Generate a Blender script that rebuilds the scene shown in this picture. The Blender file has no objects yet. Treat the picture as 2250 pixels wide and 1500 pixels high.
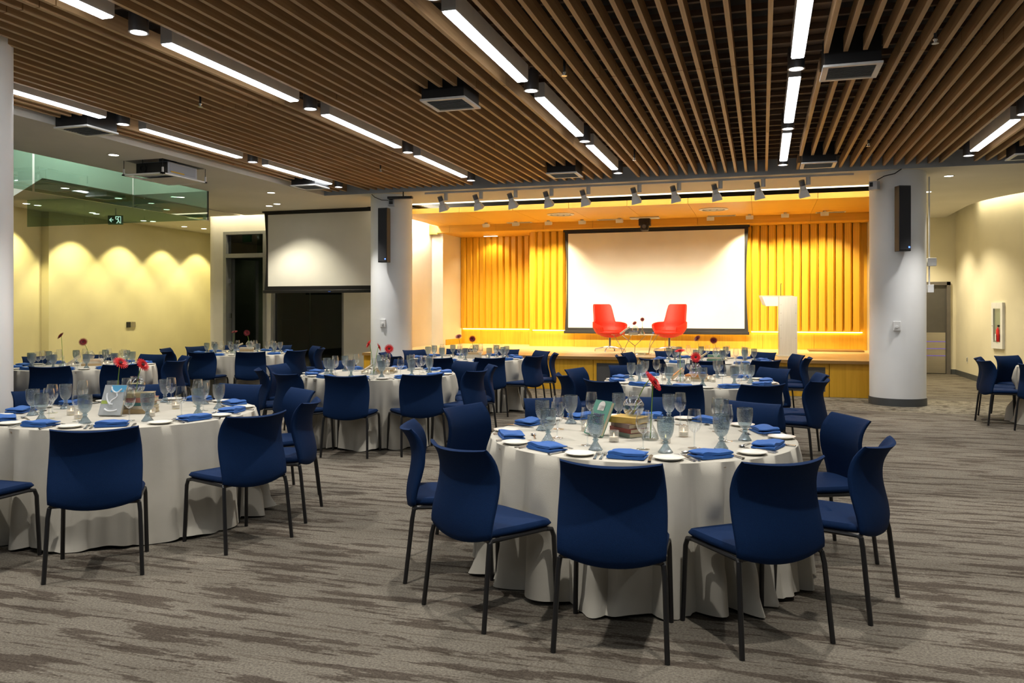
import bpy, bmesh, math, random
from mathutils import Vector, Matrix
random.seed(7)
PI = math.pi
scene = bpy.context.scene
COL = scene.collection

# ------------------------------------------------------------------ camera
F_PX, CX, HY, CAM_H = 1790.0, 1125.0, 682.0, 1.53
YAW = math.atan(551 / 1790.0)
CO, SI = math.cos(YAW), math.sin(YAW)
cam = bpy.data.objects.new('camera', bpy.data.cameras.new('camera'))
COL.objects.link(cam)
cam.location = (0, 0, CAM_H)
cam.rotation_euler = (PI / 2, 0, YAW)
cam.data.sensor_width = 36
cam.data.lens = F_PX / 2250 * 36
cam.data.shift_y = -(750 - HY) / 2250
cam.data.clip_end = 200
scene.camera = cam

# ------------------------------------------------------------------ world, exposure
world = bpy.data.worlds.new('world')
scene.world = world
world.use_nodes = True
world.node_tree.nodes['Background'].inputs[0].default_value = (0.62, 0.80, 1.0, 1)
world.node_tree.nodes['Background'].inputs[1].default_value = 0.04
vs = scene.view_settings
vs.view_transform = 'Standard'
vs.look = 'None'
vs.gamma = 1.0
vs.use_curve_mapping = False
vs.exposure = 0.72
cy = scene.cycles
cy.use_denoising = True
cy.max_bounces = 4
cy.diffuse_bounces = 3
cy.glossy_bounces = 2
cy.transmission_bounces = 2
cy.transparent_max_bounces = 10
cy.sample_clamp_indirect = 4.0
cy.caustics_reflective = False
cy.caustics_refractive = False

LINEAR_L = 10.5       # radiance of the linear diffusers
DOWN_W = 165.0         # watts of a ceiling downlight
TRACK_W = 190.0       # watts of a stage track light

def world_at(px, py, z=0.0):
    """photo pixel + known height -> point of the room"""
    d = F_PX * (CAM_H - z) / (py - HY)
    r = (px - CX) / F_PX * d
    return (r * CO - d * SI, r * SI + d * CO)

# ------------------------------------------------------------------ materials
def new_mat(name):
    m = bpy.data.materials.new(name)
    m.use_nodes = True
    nt = m.node_tree
    return m, nt, nt.nodes, nt.links, nt.nodes['Principled BSDF']

def mat(name, c1, c2=None, rough=0.5, metal=0.0, scale=(8, 8, 8), detail=3, bump=0.0, bscale=60, spec=0.5, rnd=0.0, sheen=0.0, lo=0.35, hi=0.65):
    m, nt, N, L, b = new_mat(name)
    b.inputs['Roughness'].default_value = rough
    b.inputs['Metallic'].default_value = metal
    b.inputs['Specular IOR Level'].default_value = spec
    if sheen:
        b.inputs['Sheen Weight'].default_value = sheen
    if c2 is None:
        c2 = tuple(x * 0.92 for x in c1)
    tc = N.new('ShaderNodeTexCoord')
    mp = N.new('ShaderNodeMapping')
    mp.inputs['Scale'].default_value = scale
    L.new(tc.outputs['Object'], mp.inputs[0])
    nz = N.new('ShaderNodeTexNoise')
    nz.inputs['Scale'].default_value = 1.0
    nz.inputs['Detail'].default_value = detail
    L.new(mp.outputs[0], nz.inputs['Vector'])
    rp = N.new('ShaderNodeValToRGB')
    rp.color_ramp.elements[0].position = lo
    rp.color_ramp.elements[1].position = hi
    rp.color_ramp.elements[0].color = (*c1, 1)
    rp.color_ramp.elements[1].color = (*c2, 1)
    L.new(nz.outputs[0], rp.inputs[0])
    out = rp.outputs[0]
    if rnd:
        oi = N.new('ShaderNodeObjectInfo')
        hs = N.new('ShaderNodeHueSaturation')
        mr = N.new('ShaderNodeMapRange')
        mr.inputs[3].default_value = 1 - rnd
        mr.inputs[4].default_value = 1 + rnd
        L.new(oi.outputs['Random'], mr.inputs[0])
        L.new(mr.outputs[0], hs.inputs['Value'])
        L.new(out, hs.inputs['Color'])
        out = hs.outputs[0]
    L.new(out, b.inputs['Base Color'])
    if bump:
        n2 = N.new('ShaderNodeTexNoise')
        n2.inputs['Scale'].default_value = bscale
        n2.inputs['Detail'].default_value = 4
        L.new(tc.outputs['Object'], n2.inputs['Vector'])
        bp = N.new('ShaderNodeBump')
        bp.inputs['Strength'].default_value = bump
        bp.inputs['Distance'].default_value = 0.01
        L.new(n2.outputs[0], bp.inputs['Height'])
        L.new(bp.outputs[0], b.inputs['Normal'])
    return m

def emit(name, color, strength, sampled=False):
    m, nt, N, L, b = new_mat(name)
    N.remove(b)
    e = N.new('ShaderNodeEmission')
    e.inputs[0].default_value = (*color, 1)
    e.inputs[1].default_value = strength
    L.new(e.outputs[0], N['Material Output'].inputs[0])
    if not sampled:
        m.cycles.emission_sampling = 'NONE'      # too small to light the room; its lamp does
    return m

def glass(name, tint, gloss=0.12, rough=0.02, edge=0.55, pattern=0.0, milky=0.0):
    """thin glass: tinted transparency with mirror reflection growing towards grazing angles"""
    m, nt, N, L, b = new_mat(name)
    N.remove(b)
    tr = N.new('ShaderNodeBsdfTransparent')
    tr.inputs[0].default_value = (*tint, 1)
    gl = N.new('ShaderNodeBsdfGlossy')
    gl.inputs['Roughness'].default_value = rough
    gl.inputs['Color'].default_value = (0.95, 0.97, 1, 1)
    lw = N.new('ShaderNodeLayerWeight')
    lw.inputs['Blend'].default_value = 0.35
    mr = N.new('ShaderNodeMapRange')
    mr.inputs[3].default_value = gloss
    mr.inputs[4].default_value = edge
    L.new(lw.outputs['Facing'], mr.inputs[0])
    mx = N.new('ShaderNodeMixShader')
    L.new(mr.outputs[0], mx.inputs[0])
    src = tr.outputs[0]
    if milky:
        df = N.new('ShaderNodeBsdfDiffuse')
        df.inputs[0].default_value = (*tint, 1)
        m2 = N.new('ShaderNodeMixShader')
        m2.inputs[0].default_value = milky
        L.new(tr.outputs[0], m2.inputs[1])
        L.new(df.outputs[0], m2.inputs[2])
        src = m2.outputs[0]
    L.new(src, mx.inputs[1])
    L.new(gl.outputs[0], mx.inputs[2])
    if pattern:
        tc = N.new('ShaderNodeTexCoord')
        wv = N.new('ShaderNodeTexVoronoi')
        wv.inputs['Scale'].default_value = pattern
        L.new(tc.outputs['Object'], wv.inputs['Vector'])
        bp = N.new('ShaderNodeBump')
        bp.inputs['Strength'].default_value = 0.55
        bp.inputs['Distance'].default_value = 0.004
        L.new(wv.outputs[0], bp.inputs['Height'])
        L.new(bp.outputs[0], gl.inputs['Normal'])
        L.new(bp.outputs[0], lw.inputs['Normal'])
    L.new(mx.outputs[0], N['Material Output'].inputs[0])
    return m

def carpet(name, sx, sy, c_lo, c_hi):
    m, nt, N, L, b = new_mat(name)
    b.inputs['Roughness'].default_value = 0.95
    b.inputs['Specular IOR Level'].default_value = 0.1
    tc = N.new('ShaderNodeTexCoord')
    def noise(scale, detail, dist=0.0, rough=0.6):
        mp = N.new('ShaderNodeMapping')
        mp.inputs['Scale'].default_value = scale
        L.new(tc.outputs['Object'], mp.inputs[0])
        nz = N.new('ShaderNodeTexNoise')
        nz.inputs['Scale'].default_value = 1
        nz.inputs['Detail'].default_value = detail
        nz.inputs['Roughness'].default_value = rough
        nz.inputs['Distortion'].default_value = dist
        L.new(mp.outputs[0], nz.inputs['Vector'])
        return nz.outputs[0]
    def ramp(src, p0, p1, c0, c1):
        r = N.new('ShaderNodeValToRGB')
        r.color_ramp.elements[0].position = p0
        r.color_ramp.elements[1].position = p1
        r.color_ramp.elements[0].color = (*c0, 1)
        r.color_ramp.elements[1].color = (*c1, 1)
        L.new(src, r.inputs[0])
        return r.outputs[0]
    def mul(a, c, fac=1.0):
        x = N.new('ShaderNodeMix')
        x.data_type = 'RGBA'
        x.blend_type = 'MULTIPLY'
        x.inputs[0].default_value = fac
        L.new(a, x.inputs[6])
        L.new(c, x.inputs[7])
        return x.outputs[2]
    def math_(op, a_, b_, v=None):
        x = N.new('ShaderNodeMath')
        x.operation = op
        L.new(a_, x.inputs[0])
        if v is None:
            L.new(b_, x.inputs[1])
        else:
            x.inputs[1].default_value = v
        return x.outputs[0]
    rag = math_('MULTIPLY', noise((22, 60, 1), 4), None, 0.22)
    n1 = math_('ADD', noise((sx, sy, 1), 5, 0.15, 0.55), rag)
    n2 = math_('ADD', noise((sx * 0.7, sy * 3.2, 3), 4, 0.1, 0.55), rag)
    streak = ramp(n1, 0.632, 0.675, c_hi, c_lo)
    thin = ramp(n2, 0.69, 0.73, (1, 1, 1), (0.72, 0.70, 0.68))
    broad = ramp(noise((sx * 0.5, sy * 0.25, 1), 2), 0.35, 0.62, (0.84, 0.83, 0.82), (1.06, 1.06, 1.06))
    fine = ramp(noise((80, 105, 1), 3, 0, 0.7), 0.32, 0.70, (0.42, 0.41, 0.40), (1.5, 1.5, 1.5))
    c = mul(mul(mul(streak, thin), broad), fine, 0.8)
    L.new(c, b.inputs['Base Color'])
    return m

MT = {}
MT['carpet'] = carpet('carpet', 1.7, 13, (0.076, 0.062, 0.048), (0.160, 0.142, 0.114))
MT['carpet_band'] = carpet('carpet_band', 7, 11, (0.10, 0.085, 0.062), (0.24, 0.215, 0.165))
MT['paint'] = mat('paint', (0.74, 0.72, 0.66), rough=0.7, scale=(1.5, 1.5, 1.5))
MT['cream'] = mat('cream', (0.75, 0.69, 0.52), rough=0.65, scale=(1.2, 1.2, 1.2))
MT['ceil'] = mat('ceil', (0.70, 0.66, 0.58), rough=0.8, scale=(1, 1, 1))
MT['reveal'] = mat('reveal', (0.42, 0.46, 0.50), rough=0.7)
MT['column'] = mat('column', (0.86, 0.87, 0.87), rough=0.42, scale=(1, 1, 1))
MT['base'] = mat('base', (0.07, 0.075, 0.078), rough=0.5)
MT['slat'] = mat('slat', (0.50, 0.315, 0.155), (0.38, 0.225, 0.10), rough=0.5, scale=(40, 1.2, 40), rnd=0.12)
MT['backing'] = mat('backing', (0.035, 0.026, 0.019), rough=0.8)
MT['batten'] = mat('batten', (0.16, 0.10, 0.06), rough=0.7)
MT['wood'] = mat('wood', (0.82, 0.46, 0.035), (0.72, 0.385, 0.022), rough=0.42, scale=(26, 26, 1.0), rnd=0.05)
MT['wood_h'] = mat('wood_h', (0.82, 0.46, 0.055), (0.74, 0.395, 0.04), rough=0.42, scale=(1.2, 26, 26), rnd=0.05)
MT['deck'] = mat('deck', (0.84, 0.66, 0.38), (0.78, 0.60, 0.32), rough=0.35, scale=(1.0, 18, 18))
MT['nosing'] = mat('nosing', (0.33, 0.19, 0.06), rough=0.4, scale=(1, 20, 20))
MT['grille'] = mat('grille', (0.085, 0.085, 0.085), rough=0.6, scale=(40, 40, 40))
MT['black'] = mat('black', (0.012, 0.012, 0.013), rough=0.45)
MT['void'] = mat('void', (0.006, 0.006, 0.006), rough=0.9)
MT['steel'] = mat('steel', (0.62, 0.62, 0.62), rough=0.25, metal=1.0)
MT['brushed'] = mat('brushed', (0.60, 0.56, 0.48), rough=0.35, metal=1.0, scale=(2, 60, 60))
MT['alu'] = mat('alu', (0.55, 0.56, 0.57), rough=0.4, metal=0.6)
MT['white'] = mat('white', (0.78, 0.78, 0.77), rough=0.4)
MT['fixture'] = mat('fixture', (0.62, 0.62, 0.63), rough=0.45)
MT['dark_alu'] = mat('dark_alu', (0.16, 0.165, 0.18), rough=0.3, metal=0.7)
MT['ventgrey'] = mat('ventgrey', (0.50, 0.52, 0.53), rough=0.6, scale=(60, 60, 60))
MT['screen'] = mat('screen', (0.86, 0.85, 0.82), rough=0.85, scale=(1, 1, 1))
MT['navy'] = mat('navy', (0.0008, 0.0155, 0.063), (0.0006, 0.0130, 0.054), rough=0.8, scale=(160, 160, 160), bump=0.25, bscale=420, spec=0.16)
MT['leg'] = mat('leg', (0.010, 0.010, 0.011), rough=0.32)
MT['cloth'] = mat('cloth', (0.50, 0.468, 0.395), (0.46, 0.43, 0.36), rough=0.85, scale=(5, 5, 5), bump=0.12, bscale=260, spec=0.2)
MT['tabletop'] = mat('tabletop', (0.30, 0.22, 0.14), rough=0.6)
MT['napkin'] = mat('napkin', (0.020, 0.105, 0.36), (0.017, 0.090, 0.32), rough=0.7, scale=(30, 30, 30))
MT['plate'] = mat('plate', (0.80, 0.77, 0.69), rough=0.22)
MT['clear'] = glass('clear_glass', (0.95, 0.965, 0.97), gloss=0.06, edge=0.75)
MT['goblet'] = glass('goblet_glass', (0.47, 0.565, 0.61), gloss=0.10, edge=0.65, pattern=190, rough=0.08, milky=0.05)
MT['water'] = glass('water', (0.92, 0.96, 0.97), gloss=0.08, edge=0.4)
MT['votive'] = glass('votive_glass', (0.93, 0.91, 0.87), gloss=0.10, edge=0.5, milky=0.12)
MT['baffle'] = glass('baffle_glass', (0.60, 0.74, 0.66), gloss=0.07, edge=0.5)
MT['darkglass'] = glass('dark_glass', (0.22, 0.27, 0.25), gloss=0.06, edge=0.6)
MT['glasstop'] = glass('glass_top', (0.85, 0.93, 0.90), gloss=0.12, edge=0.6)
MT['wax'] = mat('wax', (0.78, 0.74, 0.64), rough=0.5)
MT['flame'] = emit('flame', (1, 0.62, 0.22), 5)
MT['petal'] = mat('petal', (0.70, 0.008, 0.008), (0.58, 0.006, 0.007), rough=0.6, scale=(50, 50, 50))
MT['petal_dark'] = mat('petal_dark', (0.22, 0.003, 0.006), (0.15, 0.002, 0.004), rough=0.6, scale=(50, 50, 50))
MT['eye'] = mat('eye', (0.05, 0.006, 0.006), rough=0.8)
MT['stem'] = mat('stem', (0.17, 0.30, 0.035), rough=0.5)
MT['pages'] = mat('pages', (0.66, 0.58, 0.40), (0.58, 0.50, 0.33), rough=0.8, scale=(3, 3, 400))
MT['orange'] = mat('orange', (0.66, 0.018, 0.003), (0.60, 0.015, 0.003), rough=0.6, scale=(30, 30, 30))
MT['chrome'] = mat('chrome', (0.72, 0.71, 0.69), rough=0.12, metal=1.0)
MT['doorgrey'] = mat('doorgrey', (0.085, 0.078, 0.07), rough=0.5)
MT['frame'] = mat('frame', (0.30, 0.31, 0.31), rough=0.4, metal=0.3)
MT['lectern'] = mat('lectern', (0.74, 0.73, 0.71), rough=0.3, scale=(60, 2, 2))
MT['green'] = mat('exit_green', (0.005, 0.12, 0.055), rough=0.4)
MT['signwhite'] = emit('sign_white', (0.85, 1, 0.92), 1.2)
MT['diffuser'] = emit('diffuser', (0.95, 0.975, 1.0), LINEAR_L, True)
MT['lens'] = emit('lens', (0.97, 0.98, 1.0), 9)
MT['lens_warm'] = emit('lens_warm', (1.0, 0.93, 0.78), 9)
MT['led_warm'] = emit('led_warm', (1.0, 0.70, 0.25), 9, True)
MT['led_cove'] = emit('led_cove', (1.0, 0.88, 0.58), 26, True)
MT['led_stage'] = emit('led_stage', (1.0, 0.92, 0.72), 190, True)
MT['led_line'] = emit('led_line', (1.0, 0.86, 0.55), 2.2, True)
MT['blue_led'] = emit('blue_led', (0.10, 0.22, 1.0), 2.0)
MT['violet'] = mat('violet_reflection', (0.22, 0.17, 0.80), rough=0.3)  # violet reflection on the door strips, put into their colour
MT['badge_blue'] = mat('badge_blue', (0.05, 0.12, 0.55), rough=0.4)

# ------------------------------------------------------------------ mesh builder
class MB:
    def __init__(s):
        s.v, s.f = [], []
    def add(s, v, f):
        o = len(s.v)
        s.v += [tuple(p) for p in v]
        s.f += [tuple(i + o for i in q) for q in f]
        return s
    def box(s, x0, x1, y0, y1, z0, z1):
        return s.add([(x0, y0, z0), (x1, y0, z0), (x1, y1, z0), (x0, y1, z0), (x0, y0, z1), (x1, y0, z1), (x1, y1, z1), (x0, y1, z1)],
                     [(0, 3, 2, 1), (4, 5, 6, 7), (0, 1, 5, 4), (1, 2, 6, 5), (2, 3, 7, 6), (3, 0, 4, 7)])
    def bbox(s, x0, x1, y0, y1, z0, z1, b=0.005):
        """box with chamfered edges"""
        bm = bmesh.new()
        bmesh.ops.create_cube(bm, size=1)
        for v in bm.verts:
            v.co = ((x0 + x1) / 2 + v.co.x * (x1 - x0), (y0 + y1) / 2 + v.co.y * (y1 - y0), (z0 + z1) / 2 + v.co.z * (z1 - z0))
        bmesh.ops.bevel(bm, geom=bm.edges[:], offset=b, segments=2, affect='EDGES', profile=0.5)
        bm.verts.index_update()
        s.add([v.co[:] for v in bm.verts], [[v.index for v in f.verts] for f in bm.faces])
        bm.free()
        return s
    def obox(s, m, sx, sy, sz):
        h = [(-1, -1, -1), (1, -1, -1), (1, 1, -1), (-1, 1, -1), (-1, -1, 1), (1, -1, 1), (1, 1, 1), (-1, 1, 1)]
        return s.add([m @ Vector((a * sx / 2, b * sy / 2, c * sz / 2)) for a, b, c in h],
                     [(0, 3, 2, 1), (4, 5, 6, 7), (0, 1, 5, 4), (1, 2, 6, 5), (2, 3, 7, 6), (3, 0, 4, 7)])
    def prism(s, poly, fn0, fn1):
        """poly: list of 2d; fn0/fn1 map a 2d point to the two end caps"""
        n = len(poly)
        v = [fn0(p) for p in poly] + [fn1(p) for p in poly]
        f = [tuple(range(n))[::-1], tuple(range(n, 2 * n))]
        f += [(i, (i + 1) % n, n + (i + 1) % n, n + i) for i in range(n)]
        return s.add(v, f)
    def tube(s, pts, r, n=8, caps=True):
        pts = [Vector(p) for p in pts]
        rs = r if isinstance(r, (list, tuple)) else [r] * len(pts)
        v = []
        up = None
        for i, p in enumerate(pts):
            t = (pts[min(i + 1, len(pts) - 1)] - pts[max(i - 1, 0)]).normalized()
            if up is None:
                up = Vector((0, 0, 1)) if abs(t.z) < 0.9 else Vector((1, 0, 0))
            a = t.cross(up).normalized()
            b2 = a.cross(t).normalized()
            up = b2
            for k in range(n):
                w = 2 * PI * k / n
                v.append(p + (a * math.cos(w) + b2 * math.sin(w)) * rs[i])
        f = []
        for i in range(len(pts) - 1):
            for k in range(n):
                f.append((i * n + k, i * n + (k + 1) % n, (i + 1) * n + (k + 1) % n, (i + 1) * n + k))
        if caps:
            f.append(tuple(range(n))[::-1])
            f.append(tuple((len(pts) - 1) * n + k for k in range(n)))
        return s.add(v, f)
    def lathe(s, prof, n=20, c=(0, 0, 0), cap0=False, cap1=False):
        v, f = [], []
        for r, z in prof:
            for k in range(n):
                w = 2 * PI * k / n
                v.append((c[0] + r * math.cos(w), c[1] + r * math.sin(w), c[2] + z))
        for i in range(len(prof) - 1):
            for k in range(n):
                f.append((i * n + k, i * n + (k + 1) % n, (i + 1) * n + (k + 1) % n, (i + 1) * n + k))
        if cap0:
            f.append(tuple(range(n))[::-1])
        if cap1:
            f.append(tuple((len(prof) - 1) * n + k for k in range(n)))
        return s.add(v, f)
    def grid(s, fn, nu, nv, wrap=False):
        v = [fn(i / nu, j / nv) for j in range(nv + 1) for i in range(nu + (0 if wrap else 1))]
        w = nu if wrap else nu + 1
        f = []
        for j in range(nv):
            for i in range(nu):
                a, b2 = j * w + i, j * w + (i + 1) % w
                f.append((a, b2, b2 + w, a + w))
        return s.add(v, f)
    def mesh(s, name, m, smooth=False, angle=40, recalc=True):
        me = bpy.data.meshes.new(name)
        me.from_pydata(s.v, [], s.f)
        if recalc:
            bm = bmesh.new()
            bm.from_mesh(me)
            bmesh.ops.recalc_face_normals(bm, faces=bm.faces[:])
            bm.to_mesh(me)
            bm.free()
        if smooth:
            me.polygons.foreach_set('use_smooth', [True] * len(me.polygons))
            me.set_sharp_from_angle(angle=math.radians(angle))
        me.materials.append(MT[m] if isinstance(m, str) else m)
        return me
    def build(s, name, m, parent=None, smooth=False, loc=(0, 0, 0), rot=(0, 0, 0), angle=40):
        return link(name, s.mesh(name, m, smooth, angle), parent, loc, rot)

def link(name, me, parent=None, loc=(0, 0, 0), rot=(0, 0, 0)):
    o = bpy.data.objects.new(name, me)
    COL.objects.link(o)
    o.location, o.rotation_euler = loc, rot
    if parent:
        o.parent = parent
    return o

def tag(o, label, cat, group=None):
    o['label'], o['category'] = label, cat
    if group:
        o['group'] = group
    return o

def thing(name, label, cat, loc=(0, 0, 0), rotz=0, group=None, rot=None):
    o = bpy.data.objects.new(name, None)
    COL.objects.link(o)
    o.empty_display_size = 0.05
    o.location = loc
    o.rotation_euler = rot or (0, 0, rotz)
    return tag(o, label, cat, group)

def struct(o, label=None):
    o['kind'] = 'structure'
    if label:
        o['label'] = label
    return o

def copy_tree(src, kids, label, loc, rotz=0, group=None, rot=None):
    """kids: [(object, [sub objects])]"""
    r = src.copy()
    COL.objects.link(r)
    r.location, r.rotation_euler = loc, rot or (0, 0, rotz)
    r['label'] = label
    if group:
        r['group'] = group
    for ch, subs in kids:
        c2 = ch.copy()
        COL.objects.link(c2)
        c2.parent = r
        for g in subs:
            g2 = g.copy()
            COL.objects.link(g2)
            g2.parent = c2
    return r

class Proto:
    """first use takes the prototype itself, later uses copy it"""
    def __init__(s, root, kids):
        s.root, s.kids, s.used = root, [(k if isinstance(k, tuple) else (k, [])) for k in kids], False
    def put(s, label, loc, rotz=0, group=None, rot=None):
        if s.used:
            return copy_tree(s.root, s.kids, label, loc, rotz, group, rot)
        s.used = True
        s.root.location, s.root.rotation_euler = loc, rot or (0, 0, rotz)
        s.root['label'] = label
        if group:
            s.root['group'] = group
        return s.root

def spot(name, loc, aim, watts, color, angle, blend=0.6, radius=0.04, parent=None):
    ld = bpy.data.lights.new(name, 'SPOT')
    ld.energy, ld.color, ld.spot_size, ld.spot_blend, ld.shadow_soft_size = watts, color, math.radians(angle), blend, radius
    o = bpy.data.objects.new(name, ld)
    COL.objects.link(o)
    o.location = loc
    o.rotation_euler = (Vector(aim) - Vector(loc)).to_track_quat('-Z', 'Y').to_euler()
    if parent:
        o.parent = parent
        o.location = Vector(loc) - Vector(parent.location)
    return o

# ------------------------------------------------------------------ the setting
CZ = 3.77                       # plaster ceiling
SLAT_Z0, SLAT_Z1 = 3.83, 3.97   # hanging slats
SLAT_Y0, SLAT_Y1 = -4.3, 14.10
SLAT_X0, SLAT_X1 = -8.19, 5.2

struct(MB().add([(-17, -5, 0), (9, -5, 0), (9, 13.46, 0), (-17, 13.46, 0)], [(0, 1, 2, 3)]).build('floor', 'carpet'))
struct(MB().add([(-17, 13.46, 0), (9, 13.46, 0), (9, 15.36, 0), (-17, 15.36, 0)], [(0, 1, 2, 3)]).build('floor', 'carpet_band'))
struct(MB().add([(-17, 15.36, 0), (9, 15.36, 0), (9, 22.5, 0), (-17, 22.5, 0)], [(0, 1, 2, 3)]).build('floor', 'carpet'))

# plaster ceiling fields
OPX0, OPX1, OPY0, OPY1 = -9.14, -8.44, 9.95, 10.90     # projector lift opening
c = MB()
c.box(-9.96, OPX0, -5, 16.46, CZ, CZ + .3)
c.box(OPX1, SLAT_X0, -5, 16.46, CZ, CZ + .3)
c.box(OPX0, OPX1, -5, OPY0, CZ, CZ + .3)
c.box(OPX0, OPX1, OPY1, 16.46, CZ, CZ + .3)
c.box(-11.64, -9.96, 12.94, 16.46, CZ, CZ + .3)
c.box(-11.64, -9.96, -5, 7.0, CZ, CZ + .3)
c.box(-17, -11.76, -5, 16.46, CZ, CZ + .3)
c.box(-17, -13.3, 16.46, 20.6, CZ, CZ + .3)
struct(c.build('ceiling', 'ceil'))
struct(MB().box(SLAT_X0, 2.3, 14.12, 15.90, CZ, CZ + .32).box(5.2, 9, -5, 13.0, CZ, CZ + .3).build('ceiling', 'ceil'))
# recess tops: coves, slot above the stage, atrium
struct(MB().box(-13.5, -7.9, 16.46, 17.0, 4.25, 4.35).box(-13.5, -7.9, 16.40, 16.46, CZ + .28, 4.3).build('ceiling', 'paint'))
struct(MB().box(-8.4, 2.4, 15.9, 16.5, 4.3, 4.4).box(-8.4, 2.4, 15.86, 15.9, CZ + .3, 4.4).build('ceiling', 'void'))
struct(MB().box(-13, -9.9, 6.9, 13.05, 5.6, 5.7).build('ceiling', 'paint'))
struct(MB().box(-9.96, -9.90, 6.9, 13.05, CZ + .3, 5.6).box(-11.7, -9.9, 13.0, 13.05, CZ + .3, 5.6).box(-11.7, -9.9, 6.9, 6.95, CZ + .3, 5.6).build('wall_atrium', 'paint'))
# stair side panel below the atrium: lower edge follows the flight
poly = [(12.94, CZ), (10.83, CZ), (5.3, 0.0), (4.6, 0.0), (4.6, 0.35), (7.0, 2.35), (7.0, 5.6), (12.94, 5.6)]
MBs = MB().prism(poly, lambda p: (-11.74, p[0], p[1]), lambda p: (-11.64, p[0], p[1]))
tag(MBs.build('stair_stringer', 'paint'), 'white sloping side panel of a stair behind the left column', 'stair')

# slat ceiling: backing (structure) carrying each slat and each cross batten
back = struct(MB().box(SLAT_X0, SLAT_X1, SLAT_Y0, SLAT_Y1 + .02, 4.08, 4.14).build('ceiling', 'backing'))
struct(MB().box(SLAT_X0, SLAT_X1, SLAT_Y1, SLAT_Y1 + .015, CZ - .002, 4.07).build('trim_1', 'reveal'))
struct(MB().box(SLAT_X0 + .002, SLAT_X0 + .02, SLAT_Y0, SLAT_Y1, CZ - .002, 4.07).build('trim_7', 'paint'))
ROWS = [0.30 + 2.585 * k for k in (-3, -2, -1, 0, 1)]
S = 2.585 / 16
VENTS = [world_at(990, 231, 3.72), world_at(1868, 160, 3.72), world_at(190, 289, 3.72), world_at(682, 412, 3.72),
         world_at(1240, 386, 3.72), world_at(1798, 364, 3.72), world_at(2262, 345, 3.72)]
VENTS = [(round(a, 2), round(b, 2)) for a, b in VENTS]
xs = []
for r in [ROWS[0] - 2.585] + ROWS:
    for k in range(14):
        v = r + 0.242 + k * (2.585 - 0.484) / 13
        if SLAT_X0 + .04 < v < SLAT_X1 - .02:
            xs.append(v)
joints = [SLAT_Y1, 11.02, 7.94, 4.86]
slat_meshes = {}
def slat_piece(xx, ya, yb):
    key = round(yb - ya, 3)
    if key not in slat_meshes:
        slat_meshes[key] = MB().box(-.019, .019, 0, key, 0, SLAT_Z1 - SLAT_Z0).mesh('slat', 'slat')
    o = link('slat', slat_meshes[key], back, (xx, ya, SLAT_Z0))
    return o
for xx in xs:
    for i in range(3):
        yb, ya = joints[i] - .006 if i else joints[i], joints[i + 1] + .006
        cuts = [(vy - .30, vy + .30) for vx, vy in VENTS if abs(vx - xx) < .30 and ya - .3 < vy < yb + .3]
        segs = [(ya, yb)]
        for c0, c1 in cuts:
            ns = []
            for a, b in segs:
                if c0 > a + .05:
                    ns.append((a, min(b, c0)))
                if c1 < b - .05:
                    ns.append((max(a, c1), b))
            segs = ns
        for a, b in segs:
            slat_piece(xx, a, b)
far = MB()
for xx in xs:
    far.box(xx - .019, xx + .019, SLAT_Y0, joints[3] - .006, SLAT_Z0, SLAT_Z1)
far.build('slat_field', 'slat', back)['kind'] = 'stuff'
bat = MB().box(SLAT_X0 + .02, SLAT_X1, -.02, .02, 0, .05).mesh('batten', 'batten')
y = SLAT_Y1 - .2
while y > 3.5:
    link('batten', bat, back, (0, y, 3.99))
    y -= .315
# boards over the light troughs
for r in ROWS:
    yy = SLAT_Y1 - .05
    tb = MB().box(-.235, .235, 0, .62, 0, .02).mesh('trough_board', 'batten') if r == ROWS[0] else tb
    while yy > 3.6:
        link('trough_board', tb, back, (r, yy - .62, 4.045))
        yy -= .632

# left wall: runs along the room, with a shallow jog
wl = MB()
wl.add([(-15.46, 14.55, 0), (-15.46, 20.6, 0), (-15.46, 20.6, CZ), (-15.46, 14.55, CZ)], [(0, 1, 2, 3)])
wl.add([(-15.46, 14.55, 0), (-15.62, 14.5, 0), (-15.62, 14.5, CZ), (-15.46, 14.55, CZ)], [(0, 1, 2, 3)])
wl.add([(-15.62, 14.5, 0), (-15.3, 13.2, 0), (-15.3, 13.2, CZ), (-15.62, 14.5, CZ)], [(0, 1, 2, 3)])
wl.add([(-15.3, 13.2, 0), (-16.6, 12.9, 0), (-16.6, 12.9, CZ), (-15.3, 13.2, CZ)], [(0, 1, 2, 3)])
wl.add([(-16.6, 12.9, 0), (-16.6, -5, 0), (-16.6, -5, CZ), (-16.6, 12.9, CZ)], [(0, 1, 2, 3)])
struct(wl.build('wall_left', mat('left_wall', (0.72, 0.655, 0.40), rough=0.65, scale=(1.2, 1.2, 1.2))))
struct(MB().box(-16.9, -12.2, 20.5, 20.6, 0, CZ).build('wall_back', 'cream'))

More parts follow.
